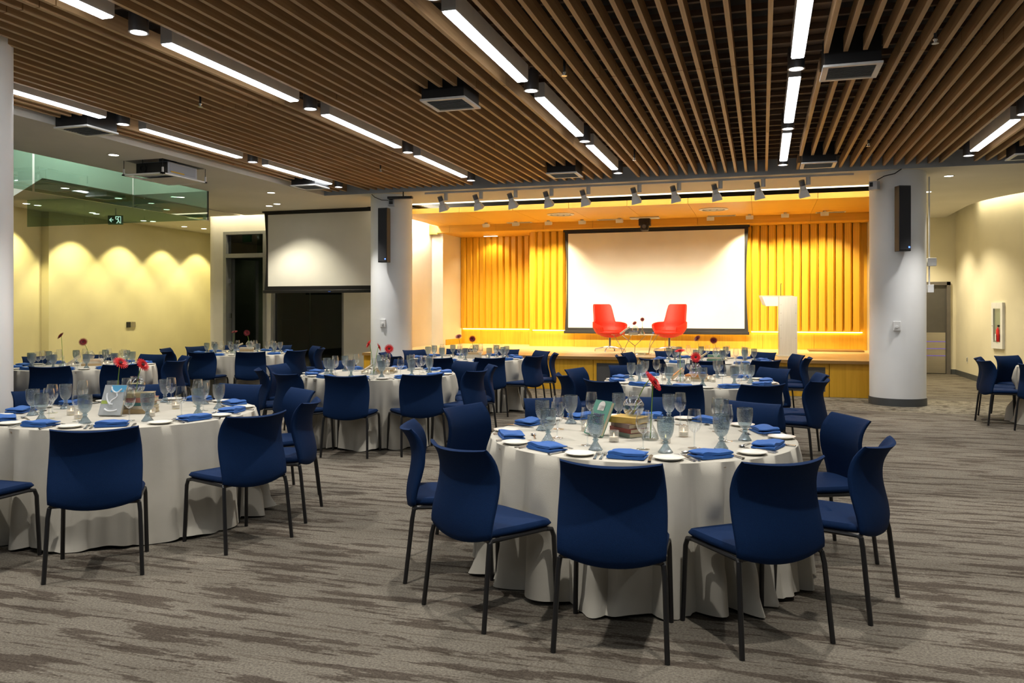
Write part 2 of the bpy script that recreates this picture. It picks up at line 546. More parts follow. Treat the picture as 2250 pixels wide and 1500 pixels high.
# wall with the glazed door and window, rounded left end
WY = 16.8
w = MB()
w.box(-12.75, -12.48, WY, WY + .22, 0, 4.25)
arc = [(-12.75 - .22 * math.sin(a * PI / 2 / 8), WY + .22 - .22 * math.cos(a * PI / 2 / 8)) for a in range(9)]
w.prism([(-12.75, WY + .22)] + arc, lambda p: (p[0], p[1], 0), lambda p: (p[0], p[1], 4.25))
w.box(-12.97, -12.75, WY + .22, 20.6, 0, 4.25)
w.box(-12.48, -9.23, WY, WY + .22, 3.43, 4.25)
w.box(-11.29, -11.17, WY, WY + .22, 0, 3.43)
w.box(-11.17, -9.23, WY, WY + .22, 0, .16)
w.box(-9.23, -8.0, WY, WY + .22, 0, 4.25)
struct(w.build('wall_back', 'paint', smooth=True, angle=30))
struct(MB().box(-12.6, -8.2, 19.4, 19.5, 0, 3.6).box(-12.6, -12.5, 17.1, 19.4, 0, 3.6).box(-8.3, -8.2, 17.1, 19.4, 0, 3.6).box(-12.6, -8.2, 17.0, 19.5, 3.5, 3.6).build('wall_room', mat('room_dark', (0.22, 0.27, 0.19), rough=0.8)))
# stage-left walls
sl = MB()
sl.box(-8.15, -8.0, WY + .22, 19.1, 0, 4.0)
sl.box(-8.15, -7.7, 19.1, 19.25, 0, 4.0)
sl.box(-7.85, -7.7, 19.25, 20.7, 0, 4.0)
struct(sl.build('wall_stage_left', mat('stage_white', (0.80, 0.76, 0.68), rough=0.6, scale=(1, 1, 1))))
struct(MB().box(2.2, 2.34, 15.3, 21.8, 0, 4.3).build('wall_stage_right', 'cream'))
# corridor end wall with a steel door, right wall curving outwards
struct(MB().box(2.34, 3.05, 21.8, 21.95, 0, 4.3).box(4.30, 4.6, 21.8, 21.95, 0, 4.3).box(3.05, 4.30, 21.8, 21.95, 2.22, 4.3).build('wall_end', 'cream'))
CURVE = [(4.42, 21.95), (4.42, 19.6)]
for k in range(1, 13):
    a = k / 12 * math.radians(64)
    CURVE.append((4.42 + 3.6 * (1 - math.cos(a)), 19.6 - 3.6 * math.sin(a)))
lx, ly = CURVE[-1]
CURVE += [(lx + 1.6, ly - .78), (8.6, 13.6), (8.6, -5)]
def ribbon(path, z0, z1, off0=0.0, off1=0.12):
    m = MB()
    n = len(path)
    nor = []
    for i in range(n):
        a, b = Vector(path[max(i - 1, 0)]), Vector(path[min(i + 1, n - 1)])
        t = (b - a).normalized()
        nor.append(Vector((-t.y, t.x)))
    v = []
    for i, p in enumerate(path):
        for o in (off0, off1):
            q = Vector(p) + nor[i] * o
            v += [(q.x, q.y, z0), (q.x, q.y, z1)]
    f = []
    for i in range(n - 1):
        a, b = i * 4, (i + 1) * 4
        f += [(a, b, b + 1, a + 1), (a + 2, a + 3, b + 3, b + 2), (a + 1, b + 1, b + 3, a + 3), (a, a + 2, b + 2, b)]
    f += [(0, 1, 3, 2), ((n - 1) * 4, (n - 1) * 4 + 2, (n - 1) * 4 + 3, (n - 1) * 4 + 1)]
    return m.add(v, f)
edge = [(2.3, 14.12), (2.3, 21.8), (4.20, 21.8)]
for p, q in zip(CURVE[1:-2], CURVE[2:-1]):
    t_ = (Vector(q) - Vector(p)).normalized()
    edge.append((p[0] + t_.y * .24, p[1] - t_.x * .24))
edge += [(8.3, 13.7), (8.3, 13.0), (5.2, 13.0), (5.2, 14.12)]
struct(MB().prism(edge, lambda p: (p[0], p[1], CZ), lambda p: (p[0], p[1], CZ + .06)).build('ceiling', 'ceil'))
struct(MB().box(2.2, 9, 12.9, 22.5, 4.2, 4.3).build('ceiling', 'paint'))
struct(ribbon(CURVE, 0, 4.2).build('wall_right', 'cream', smooth=True))
struct(ribbon(CURVE, 0, .12, -.012, 0).build('baseboard_right', 'base', smooth=True))
struct(MB().box(4.30, 4.42, 21.78, 21.8, 0, .12).box(2.34, 3.0, 21.78, 21.8, 0, .12).build('baseboard_back', 'base'))
struct(MB().box(-17, -16.9, -5, 22, 0, 4.2).build('wall_far_left', 'cream'))

d = struct(MB().box(3.05, 3.13, 21.74, 21.9, 0, 2.22).box(4.22, 4.30, 21.74, 21.9, 0, 2.22).box(3.05, 4.30, 21.74, 21.9, 2.14, 2.22).build('door_1', mat('door_frame', (0.13, 0.115, 0.10), rough=0.5)))
MB().box(3.13, 4.22, 21.80, 21.85, .005, 2.14).build('door_leaf', 'doorgrey', d)
MB().box(3.15, 4.20, 21.793, 21.80, .02, 1.0).build('kick_plate', 'brushed', d)
for zz in (.43, .60, .77):
    MB().box(3.15, 4.20, 21.788, 21.793, zz, zz + .022).build('reflective_strip', 'violet', d)

# glazed door (leaf ajar) and window in the back wall
fr = MB()
for a, b in ((-12.48, -12.40), (-11.37, -11.29)):
    fr.box(a, b, WY - .02, WY + .2, 0, 3.43)
fr.box(-12.40, -11.37, WY - .02, WY + .2, 3.36, 3.43).box(-12.40, -11.37, WY - .02, WY + .2, 2.80, 2.90)
d2 = struct(fr.build('door_2', 'frame'))
MB().box(-12.40, -11.37, WY + .08, WY + .09, 2.90, 3.36).build('transom_pane', 'darkglass', d2)
lf = MB()
lf.obox(Matrix.Translation((-12.37, WY + .24 + .45, 1.4)) @ Matrix.Rotation(math.radians(82), 4, 'Z'), .9, .045, 2.78)
lo = lf.build('door_leaf', MT['darkglass'], d2)
fm = MB()
for u in (-.41, .41):
    fm.obox(Matrix.Translation((-12.37, WY + .69, 1.4)) @ Matrix.Rotation(math.radians(82), 4, 'Z') @ Matrix.Translation((u, 0, 0)), .09, .06, 2.78)
fm.build('leaf_stile', 'frame', lo)
for zz in (.55, 1.35, 2.2):
    MB().box(-12.41, -12.35, WY + .1, WY + .14, zz, zz + .11).build('hinge', 'steel', d2)
w1 = MB()
for a, b in ((-11.17, -11.11), (-9.29, -9.23)):
    w1.box(a, b, WY + .02, WY + .2, .16, 3.43)
w1.box(-11.11, -9.29, WY + .02, WY + .2, .16, .22).box(-11.11, -9.29, WY + .02, WY + .2, 3.37, 3.43)
w1 = struct(w1.build('window_1', 'frame'))
MB().box(-11.11, -10.18, WY + .1, WY + .11, .22, 3.37).build('pane', 'darkglass', w1)
MB().box(-10.16, -9.29, WY + .1, WY + .11, .22, 3.37).build('pane', 'darkglass', w1)

# glass smoke baffle hanging round the stair opening
gb = thing('smoke_baffle', 'green glass panels hanging from the ceiling round the stair opening', 'glass panel', (-9.96, 12.94, CZ))
for y0 in (7.2, 9.13, 11.05):
    MB().box(-.006, .006, y0 + .005 - 12.94, y0 + 1.89 - 12.94, -.54, 0).build('pane', 'baffle', gb)
for x0 in (-14.3, -12.85, -11.4):
    MB().box(x0 + 9.96, x0 + 1.44 + 9.96, -.006, .006, -.54, 0).build('pane', 'baffle', gb)
MB().box(-.012, .012, -.012, .012, -.54, 0).build('corner_joint', 'black', gb)

# ------------------------------------------------------------------ columns
def column(x, y, r, label, top=CZ + .06):
    t = thing('column', label, 'column', (x, y, 0))
    MB().lathe([(r, .12), (r, top)], 48).build('shaft', 'column', t, smooth=True)
    MB().lathe([(r + .012, 0), (r + .012, .12), (r, .122)], 48, cap0=True).build('base_band', 'base', t, smooth=True)
    return t
column(2.11, 14.62, .425, 'white round column right of the stage with a black speaker')
column(-6.98, 14.62, .405, 'white round column left of the stage beside the pull-down screen')
column(-6.62, 5.27, .43, 'white round column cut off at the left edge', 3.98)

# ------------------------------------------------------------------ stage
SZ, SY = .65, 15.40
st = thing('stage', 'low wooden stage with pale deck below the large screen', 'stage', (-3, SY, 0))
ox, oy = 3, -SY
MB().box(-8.0 + ox, 2.2 + ox, SY + oy, 19.5 + oy, SZ - .04, SZ).box(-7.7 + ox, -5.5 + ox, 19.5 + oy, 20.45 + oy, SZ - .04, SZ).build('deck', 'deck', st)
MB().box(-8.0 + ox, 2.2 + ox, -.05, 0, SZ - .055, SZ - .002).build('nosing', 'nosing', st)
for a, b in ((-8.0, -5.55), (-5.54, -3.12), (-1.5, -.52), (1.13, 2.2)):
    MB().box(a + ox, b + ox, .02, .05, 0, SZ - .055).build('front_panel', 'wood', st)
for a, b in ((-3.11, -1.51), (-.51, 1.12)):
    MB().box(a + ox, b + ox, .02, .05, SZ - .125, SZ - .055).box(a + ox, b + ox, .02, .05, 0, .09).box(a + ox, a + .06 + ox, .02, .05, .09, SZ - .125).box(b - .06 + ox, b + ox, .02, .05, .09, SZ - .125).build('grille_frame', 'wood', st)
    MB().box(a + .06 + ox, b - .06 + ox, .035, .045, .09, SZ - .125).build('grille', 'grille', st)
MB().box(.95 + ox, 2.05 + ox, 3.2, 3.9, SZ, SZ + .03).build('floor_hatch', 'nosing', st)

# stage back wall: wood wainscot, slats above, LED strips under the slats
BY, LBY = 19.5, 20.45
wb = struct(MB().box(-5.5, 2.2, BY, BY + .1, 0, 4.0).box(-7.7, -5.5, LBY, LBY + .1, 0, 4.0).box(-5.55, -5.5, BY, LBY, 0, 4.0).build('wall_stage_back', 'wood'))
for a in range(4):
    MB().box(-7.7 + a * .55, -7.155 + a * .55, LBY - .03, LBY, SZ, 1.02).build('wainscot_panel', 'wood', wb)
for a in range(7):
    MB().box(-5.5 + a * 1.1, -4.405 + a * 1.1, BY - .03, BY, SZ, 1.0).build('wainscot_panel', 'wood', wb)
# slat: a folded board, broad lit face and an angled return
sp = [(-.082, 0), (-.082, -.10), (.040, -.135), (.078, -.07), (.078, 0)]
slm = MB().prism(sp, lambda p: (p[0], p[1], 0), lambda p: (p[0], p[1], 2.41)).mesh('wall_slat', 'wood')
for k in range(12):
    link('wall_slat', slm, wb, (-7.61 + k * .176, LBY, 1.06))
for k in range(5):
    link('wall_slat', slm, wb, (-5.41 + k * .176, BY, 1.06))
for k in range(14):
    link('wall_slat', slm, wb, (-.32 + k * .1775, BY, 1.06))
MB().box(-7.65, -5.6, LBY - .06, LBY - .04, 1.035, 1.05).build('led_strip', 'led_warm', wb)
MB().box(-5.45, -4.6, BY - .06, BY - .04, 1.035, 1.05).build('led_strip', 'led_warm', wb)
MB().box(-.25, 2.1, BY - .06, BY - .04, 1.035, 1.05).build('led_strip', 'led_warm', wb)
MB().box(-4.5, -.3, BY - .05, BY - .04, 1.0, 1.01).build('led_strip', 'led_warm', wb)
MB().box(-7.70, -7.68, 19.28, LBY, SZ, SZ + .14).build('skirting', 'wood', wb)

# canopy: fascia boards, soffit boards, rear header
cn = thing('stage_canopy', 'wooden canopy of long panels over the stage', 'canopy', (-3, 16.4, 3.64))
jx = [-7.77] + [-7.44 + 1.205 * k for k in range(8)] + [2.2]
jx[1] = -7.44
for a, b in zip(jx[:-1], jx[1:]):
    MB().box(a + 3.004, b + 2.996, 0, .04, 0, .11).build('fascia_panel', 'wood_h', cn)
    MB().box(a + 3.003, b + 2.997, .04, 2.5, 0, .03).build('soffit_panel', 'wood_h', cn)
    MB().box(a + 3.003, b + 2.997, 2.5, 2.54, -.17, .03).build('header_panel', 'wood_h', cn)
MB().box(-7.97 + 3, 2.2 + 3, 2.54, 4.1, -.17, -.14).build('rear_soffit', 'wood_h', cn)
MB().box(-7.99 + 3, -7.77 + 3, 2.5, 2.54, -.2, .02).build('header_panel', 'wood_h', cn)
MB().box(-8.0 + 3, -7.77 + 3, 0, 2.5, .12, .15).build('side_reveal', 'paint', cn)
struct(MB().box(-8.15, 2.3, 16.45, 20.7, 4.0, 4.1).build('ceiling', 'void'))
for (x, y, wd) in ((-4.24, 17.4, 'left'), (-.98, 17.45, 'right')):
    dv = thing('air_diffuser', f'round {wd} air diffuser in the wooden stage canopy', 'vent', (x, y, 3.64))
    MB().lathe([(.30, 0), (.30, -.012), (.24, -.018), (.235, -.004)], 32).build('outer_ring', 'white', dv, smooth=True)
    MB().lathe([(.20, -.005), (.16, -.022), (.10, -.022), (.095, -.006)], 32).build('inner_ring', 'ventgrey', dv, smooth=True)
    MB().lathe([(.06, -.004), (.05, -.024), (0.001, -.026)], 24).build('centre_cone', 'white', dv, smooth=True)
    MB().lathe([(.235, -.002), (.001, -.002)], 32).build('throat', 'black', dv)
ORD = ['leftmost', 'second from left', 'third from left', 'fourth from left', 'fifth from left', 'sixth from left', 'seventh from left', 'eighth from left', 'ninth from left', 'rightmost']
for i, x in enumerate((-5.57, -3.38, -.87, 1.39)):
    v = thing('slot_diffuser', f'black slot vent in the stage canopy, {["leftmost", "second from left", "third from left", "rightmost"][i]}', 'vent', (x, 18.7, 3.64))
    MB().box(-.28, .28, -.06, .06, -.004, 0).build('slot', 'void', v)
    MB().box(-.30, .30, -.08, -.06, -.012, 0).box(-.30, .30, .06, .08, -.012, 0).box(-.30, -.28, -.06, .06, -.012, 0).box(.28, .30, -.06, .06, -.012, 0).build('rim', 'white', v)
bx = [world_at(px, py, 3.60) for px, py in ((1068, 493), (1133, 490), (1205, 488), (1279, 486), (1361, 483), (1561, 478), (1647, 475), (1725, 471), (1812, 467))]
bl = None
for i, (x, y) in enumerate(bx):
    lab = f'small white wedge spotlight under the stage canopy, {ORD[i] if i < 8 else "rightmost"}'
    if bl is None:
        t = thing('canopy_spotlight', lab, 'light', (0, 0, 0))
        k1 = MB().prism([(-.05, 0), (.05, 0), (.07, -.05), (-.02, -.08)], lambda p: (-.08, p[0], p[1]), lambda p: (.08, p[0], p[1])).build('housing', 'white', t)
        k2 = MB().box(-.03, .03, -.03, .03, 0, .03).build('mount', 'white', t)
        bl = Proto(t, [k1, k2])
    o = bl.put(lab, (x, min(y, 18.8), 3.61), 0, 'canopy spotlights')
    if i not in (3, 4, 5):
      spot('lamp', (x, min(y, 18.8) - .02, 3.50), (x, 19.6, 1.0), 110, (1.0, .82, .48), 95, .7, .04, o)

# track along the front of the stage with ten heads
tr = tag(MB().box(-6.15, 1.42, 14.33, 14.37, CZ - .03, CZ).build('track_rail', 'fixture'), 'thin ceiling track carrying the stage spotlights', 'light track')
stems = [980, 1057, 1133, 1212, 1293, 1405, 1492, 1583, 1677, 1776]
tp = None
for i, px in enumerate(stems):
    k = (px - CX) / F_PX
    dd = 14.35 / (CO + k * SI)
    X = dd * (k * CO - SI)
    lab = f'white track spotlight above the stage front, {ORD[i]}'
    if tp is None:
        t = thing('track_spotlight', lab, 'light', (0, 0, 0))
        a = MB().lathe([(.038, 0), (.038, -.13), (.02, -.135)], 16, cap0=True, cap1=True).build('adapter', 'fixture', t, smooth=True)
        R = Matrix.Translation((-.085, .0, -.17)) @ Matrix.Scale(1.25, 4) @ Matrix.Rotation(math.radians(-12), 4, 'Y') @ Matrix.Rotation(math.radians(24), 4, 'X')
        def tf(m):
            m.v = [tuple(R @ Vector(p)) for p in m.v]
            return m
        b = tf(MB().lathe([(.034, .10), (.038, .10), (.038, .03), (.034, .03)], 14, cap0=True, cap1=True)).build('heat_sink', 'dark_alu', t, smooth=True)
        b2 = tf(MB().lathe([(.036, .03), (.042, -.03)], 14, cap0=True)).build('barrel', 'white', t, smooth=True)
        hd = MB()
        hd.add([(-.045, -.045, -.03), (.045, -.045, -.03), (.045, .045, -.03), (-.045, .045, -.03), (-.07, -.07, -.12), (.07, -.07, -.12), (.07, .07, -.12), (-.07, .07, -.12)],
               [(0, 1, 2, 3), (0, 4, 5, 1), (1, 5, 6, 2), (2, 6, 7, 3), (3, 7, 4, 0)])
        h = tf(hd).build('hood', 'white', t)
        ln = tf(MB().lathe([(.034, -.04), (.001, -.04)], 14)).build('lens', 'lens_warm', h)
        ar = MB().tube([(0, 0, -.11), (-.06, 0, -.14)], .008, 6).build('arm', 'fixture', t)
        tp = Proto(t, [a, b, b2, (h, [ln]), ar])
    o = tp.put(lab, (X, 14.35, CZ - .03), 0, 'stage track spotlights')
    aimx = X * .82 - .6
    spot('lamp', (X - .085, 14.45, CZ - .36), (aimx, 18.4, 0.7 if i % 2 else 1.3), TRACK_W, (1.0, .86, .62), 52, .7, .05, o)

# ------------------------------------------------------------------ projection screens
def screen(label, x0, x1, y, z0, z1, bord, sag, parent_z):
    t = thing('projection_screen', label, 'screen', ((x0 + x1) / 2, y, z0))
    hw, h = (x1 - x0) / 2, z1 - z0
    n = 14
    L_, R_ = [], []
    for j in range(n + 1):
        v = j / n
        e = sag * math.sin(PI * v) 
        L_.append((-hw + e, v * h))
        R_.append((hw - e, v * h))
    m = MB().prism(L_ + R_[::-1], lambda p: (p[0], .012, p[1]), lambda p: (p[0], 0, p[1]))
    m.build('border', 'black', t)
    MB().box(-hw + bord, hw - bord, -.006, 0, bord * 1.05, h - bord * .5).build('projection_surface', 'screen', t)
    MB().bbox(-hw - .02, hw + .02, -.03, .03, -.05, .02, .01).build('bottom_bar', 'black', t)
    MB().box(-hw - .03, hw + .03, -.04, .06, h, h + .06).build('top_case', 'black', t)
    MB().box(-.03, .03, -.032, -.03, -.03, -.012).build('maker_badge', 'badge_blue', t)
    return t
screen('large white projection screen behind the red chairs on stage', -4.57, -.31, 19.18, 1.03, 3.42, .085, .05, 3.47)
screen('smaller pull-down projection screen left of the white column', -10.8, -7.45, 16.0, 1.97, 3.74, .10, .05, 3.77)

# ------------------------------------------------------------------ ceiling fixtures
ROWN = ['leftmost light row', 'second light row from the left', 'third light row from the left', 'fourth light row from the left', 'rightmost light row']
NTH = ['nearest the stage', 'second from the stage', 'third from the stage', 'fourth from the stage', 'fifth from the stage', 'farthest from the stage']
YD = [13.38 - 2.64 * k for k in range(7)]
LZ = 3.80
lt = dt = None
for ri, rx in enumerate(ROWS):
    for k in range(6):
        yc = YD[k] - 1.32
        lab = f'white linear ceiling light, {NTH[k]} in the {ROWN[ri]}'
        if lt is None:
            t = thing('linear_light', lab, 'light', (0, 0, 0))
            a = MB().box(-.058, .058, -1.0, 1.0, .012, .17).build('housing', 'fixture', t)
            b = MB().box(-.050, .050, -.99, .99, 0, .012).build('diffuser', 'diffuser', t)
            c2 = MB().box(-.008, .008, -.7, -.68, .17, .28).box(-.008, .008, .68, .7, .17, .28).build('hanger', 'dark_alu', t)
            lt = Proto(t, [a, b, c2])
        lt.put(lab, (rx, yc, LZ), 0, 'linear lights between the ceiling slats')
    for k in range(6):
        lab = f'dark cylinder downlight, {NTH[k]} in the {ROWN[ri]}'
        if dt is None:
            t = thing('cylinder_downlight', lab, 'light', (0, 0, 0))
            a = MB().lathe([(.077, 0), (.077, .20), (.001, .20)], 24).build('cylinder', 'dark_alu', t, smooth=True)
            b = MB().lathe([(.077, 0), (.080, -.004), (.066, -.004), (.062, .01)], 24).build('trim_ring', 'fixture', t, smooth=True)
            c2 = MB().lathe([(.063, .008), (.001, .008)], 24).build('lens', 'lens', t)
            c3 = MB().box(-.01, .01, -.01, .01, .2, .27).build('stem', 'dark_alu', t)
            dt = Proto(t, [a, b, c2, c3])
        o = dt.put(lab, (rx, YD[k], LZ), 0, 'cylinder downlights between the linear lights')
        spot('lamp', (rx, YD[k], LZ - .03), (rx, YD[k], 0), DOWN_W, (1.0, .96, .90), 84, .6, .045, o)

VN = ['above the table left of centre', 'above the right table row', 'over the left table row', 'near the pull-down screen', 'in line with the red chairs', 'near the right column', 'at the far right edge']
vp = None
for (x, y), nm in zip(VENTS, VN):
    lab = f'black air vent box with white frame {nm}'
    if vp is None:
        t = thing('ceiling_vent', lab, 'vent', (0, 0, 0))
        a = MB().box(-.235, .235, -.235, .235, .012, .36).build('duct', 'black', t)
        f = MB().box(-.25, .25, -.25, -.20, 0, .02).box(-.25, .25, .20, .25, 0, .02).box(-.25, -.20, -.2, .2, 0, .02).box(.20, .25, -.2, .2, 0, .02).build('frame', 'white', t)
        subs = [a, f]
        lv = MB().obox(Matrix.Rotation(math.radians(35), 4, 'X'), .40, .034, .003).mesh('louvre', 'ventgrey')
        for q in range(10):
            subs.append(link('louvre', lv, t, (0, -.18 + q * .04, .012)))
        vp = Proto(t, subs)
    vp.put(lab, (x, y, 3.72), 0, 'vents in the slat ceiling')

# round downlights in the plaster ceiling
DL = [(-8.93, 9.52, 'beside the projector lift'), (-8.93, 13.45, 'in front of the pull-down screen'), (-10.1, 15.14, 'left of the pull-down screen'),
      (2.96, 15.1, 'right of the right column'), (2.97, 17.0, 'over the corridor')]
for px, py, nm in ((58, 447, 'first behind the glass'), (143, 413, 'upper one behind the glass'), (203, 467, 'above the exit sign'), (260, 435, 'behind the glass below the projector'),
                   (366, 460, 'right of the exit sign'), (383, 432, 'near the glass corner'), (336, 486, 'near the left wall'), (448, 502, 'at the far corner')):
    x, y = world_at(px, py, CZ)
    if -11.7 < x < -9.9 and y < 13:
        y = 13.4
    DL.append((x, y, nm))
pr = None
for x, y, nm in DL:
    lab = f'small round recessed downlight {nm}'
    if pr is None:
        t = thing('recessed_downlight', lab, 'light', (0, 0, 0))
        a = MB().lathe([(.085, 0), (.085, -.006), (.068, -.006)], 24).build('trim_ring', 'white', t, smooth=True)
        b = MB().lathe([(.068, -.004), (.001, -.004)], 24).build('lens', 'lens_warm', t)
        pr = Proto(t, [a, b])
    o = pr.put(lab, (x, y, CZ), 0, 'round downlights in the plaster ceiling')
    spot('lamp', (x, y, CZ - .03), (x, y, 0), 62 if x < 2 else 150, (1.0, .90, .68), 100, .6, .04, o)
# wall washers along the left wall
for i, y in enumerate((13.6, 15.2, 16.7, 18.2, 19.6)):
    lab = f'recessed downlight washing the left wall, {["nearest", "second", "third", "fourth", "farthest"][i]}'
    o = pr.put(lab, (-14.75, y, CZ), 0, 'wall washers')
    spot('lamp', (-14.75, y, CZ - .03), (-15.25, y, 0), 115, (1.0, .88, .42), 88, .35, .03, o)
# lamps on the pull-down screen and the corridor
o = pr.put('recessed downlight just in front of the pull-down screen', (-9.75, 14.9, CZ), 0, 'round downlights in the plaster ceiling')
spot('lamp', (-9.75, 14.9, CZ - .03), (-9.75, 15.9, .6), 80, (1, .92, .68), 92, .7, .03, o)
for y in (18.8, 20.6):  # unseen lamps added to brighten the corridor walls
    o = pr.put('added downlight in the corridor ceiling hidden behind the right column' if y < 19 else 'added unseen downlight by the corridor door', (3.2, y, CZ), 0, 'round downlights in the plaster ceiling')
    spot('lamp', (3.2, y, CZ - .03), (3.3, y, 0), 190, (1, .88, .62), 110, .6, .04, o)
# atrium light on the upper floor
at = pr.put('recessed downlight in the upper floor above the stair', (-10.7, 11.2, 5.58), 0)
spot('lamp', (-10.7, 11.2, 5.5), (-11.0, 11.2, 0), 160, (.85, 1, .95), 150, .6, .1, at)

o = pr.put('unseen downlight added inside the dark glazed room', (-10.4, 18.3, 3.5), 0, 'round downlights in the plaster ceiling')  # unseen lamp added so the room behind the glass is not black
spot('lamp', (-10.4, 18.3, 3.46), (-10.4, 19.0, 0), 9, (1, .92, .6), 130, .6, .05, o)
# cove strips: back wall, stage-left wall, right wall
struct(MB().box(-13.2, -8.2, 16.50, 16.53, CZ + .20, CZ + .22).build('trim_2', 'led_cove'))
struct(MB().box(-7.805, -7.775, 16.6, 18.8, 3.68, 3.70).build('trim_3', 'led_stage'))
struct(ribbon(CURVE[1:-2], CZ + .09, CZ + .11, -.215, -.195).build('trim_4', 'led_cove'))
struct(MB().box(-8.0, 2.2, 15.74, 15.90, CZ - .004, CZ).build('trim_5', 'led_line'))
struct(MB().box(-7.7, 2.1, 15.906, 15.918, CZ + .04, CZ + .07).build('fascia_fill', 'led_cove'))  # hidden glowing strip added in the slot to brighten the fascia

# sprinklers
spn = None
for px, py, nm in ((440, 236, 'above the left tables'), (1240, 168, 'above the middle of the room'), (2055, 97, 'above the right aisle'), (1908, 322, 'near the right column'), (1394, 353, 'in line with the red chairs'), (836, 377, 'near the left column')):
    x, y = world_at(px, py, 3.74)
    lab = f'small sprinkler head {nm}'
    if spn is None:
        t = thing('sprinkler', lab, 'sprinkler', (0, 0, 0))
        a = MB().tube([(0, 0, .3), (0, 0, .03)], .012, 8).build('pipe', 'black', t)
        b = MB().lathe([(.012, .03), (.02, .02), (.01, 0), (.028, -.012), (.028, -.016), (.001, -.016)], 10).build('deflector', 'steel', t)
        spn = Proto(t, [a, b])
    spn.put(lab, (x, y, 3.76), 0, 'sprinklers')

# ------------------------------------------------------------------ wall and column devices
def speaker(x, y, z, rz, label):
    t = thing('column_speaker', label, 'speaker', (x, y, z), rz)
    MB().bbox(-.095, .095, -.15, 0, 0, 1.03, .008).build('cabinet', 'black', t)
    gr = MB().box(-.085, .085, -.156, -.15, .02, 1.01).build('grille', mat('spk_grille', (.018, .018, .02), rough=.8, scale=(200, 200, 200)), t)
    MB().box(.05, .075, -.159, -.156, .05, .075).build('badge', 'blue_led', gr)
    MB().box(-.03, .03, 0, .08, .1, .2).box(-.03, .03, 0, .08, .83, .93).build('bracket', 'black', t)
speaker(2.08, 14.14, 2.46, math.radians(20), 'tall black speaker on the right column')
speaker(-6.86, 14.13, 2.44, math.radians(-2), 'tall black speaker on the left column')
def dial(px, py, cx, cy_, r, label):
    k = (px - CX) / F_PX
    a = math.atan2(-1, 0)
    # direction of the ray, intersect with the column circle
    dx, dy = k * CO - SI, k * SI + CO
    b_ = dx * cx + dy * cy_
    a_ = dx * dx + dy * dy
    c_ = cx * cx + cy_ * cy_ - r * r
    tt = (b_ - math.sqrt(max(b_ * b_ - a_ * c_, 0))) / a_
    x, y = dx * tt, dy * tt
    z = CAM_H - (py - HY) / F_PX * tt
    ang = math.atan2(y - cy_, x - cx) + PI / 2
    t = thing('wall_dial', label, 'dial', (x, y, z), ang)
    MB().bbox(-.055, .055, -.03, .006, -.075, .075, .006).build('plate', 'white', t)
    o = MB().lathe([(.024, 0), (.022, .03), (.001, .032)], 16).build('knob', 'white', t, smooth=True)
    o.location, o.rotation_euler = (0, -.03, -.01), (PI / 2, 0, 0)
    return x, y, z, ang
dial(1971, 716, 2.11, 14.62, .425, 'white volume dial on the right column')
dial(842, 710, -6.98, 14.62, .405, 'white volume dial on the left column')
# junction box with cable, right column
t = thing('junction_box', 'grey junction box with cable on the right column', 'box', (1.73, 14.28, 3.54), math.radians(-30))
MB().bbox(-.07, .07, -.08, .04, -.07, .07, .008).build('housing', 'alu', t)
MB().box(-.05, .0, -.085, -.08, -.02, .05).build('socket', 'black', t)
tag(MB().tube([(1.75, 14.2, 3.62), (1.85, 14.14, 3.67), (2.0, 14.12, 3.70), (2.1, 14.12, 3.77)], .008, 6).build('cable', 'black', smooth=True), 'black cable from the junction box to the ceiling', 'cable')
t = thing('conduit', 'white conduit boxes on the right side of the right column', 'conduit', (2.58, 14.62, 2.0))
MB().bbox(-.03, .10, -.06, .05, .25, .38, .006).build('upper_box', 'white', t)
MB().bbox(-.03, .06, -.06, .05, -.18, -.05, .006).build('lower_box', 'white', t)
MB().tube([(0, 0, 1.7), (0, 0, .38)], .012, 8).build('upper_pipe', 'white', t)
MB().tube([(0, 0, .25), (0, 0, -.05)], .012, 8).build('lower_pipe', 'white', t)
# left column: outlet with a wireless receiver bar
t = thing('outlet_box', 'grey socket box with black plugs high on the left column', 'socket', (-6.80, 14.245, 3.62), math.radians(20))
MB().bbox(-.06, .06, -.05, .02, -.09, .09, .006).build('housing', 'alu', t)
MB().bbox(-.04, .03, -.09, -.05, .01, .07, .004).build('plug', 'black', t)
MB().bbox(-.04, .03, -.09, -.05, -.06, -.005, .004).build('plug', 'black', t)
t = thing('receiver_bar', 'black receiver bar hanging from the ceiling by the left column', 'receiver', (-6.51, 14.1, 3.66), math.radians(8))
MB().bbox(-.28, .2, -.05, .05, -.02, .025, .006).build('bar', 'black', t)
MB().tube([(.02, 0, .02), (.02, 0, .115)], .012, 8).build('mount', 'black', t)
tag(MB().tube([(-7.21, 14.22, 3.77), (-7.11, 14.16, 3.70), (-6.96, 14.14, 3.64), (-6.82, 14.14, 3.63)], .007, 6).build('cable', 'black', smooth=True), 'black cable from the socket box on the left column', 'cable')
# left wall control plates
t = thing('wall_control', 'black and silver control plates on the yellow left wall', 'control panel', (-15.455, 17.05, 1.17), 0)
k = (315 - CX) / F_PX
yy = None
MB().box(0, .02, -.15, -.02, -.07, .07).build('black_plate', 'black', t)
MB().box(0, .02, .02, .15, -.07, .07).build('silver_plate', 'brushed', t)
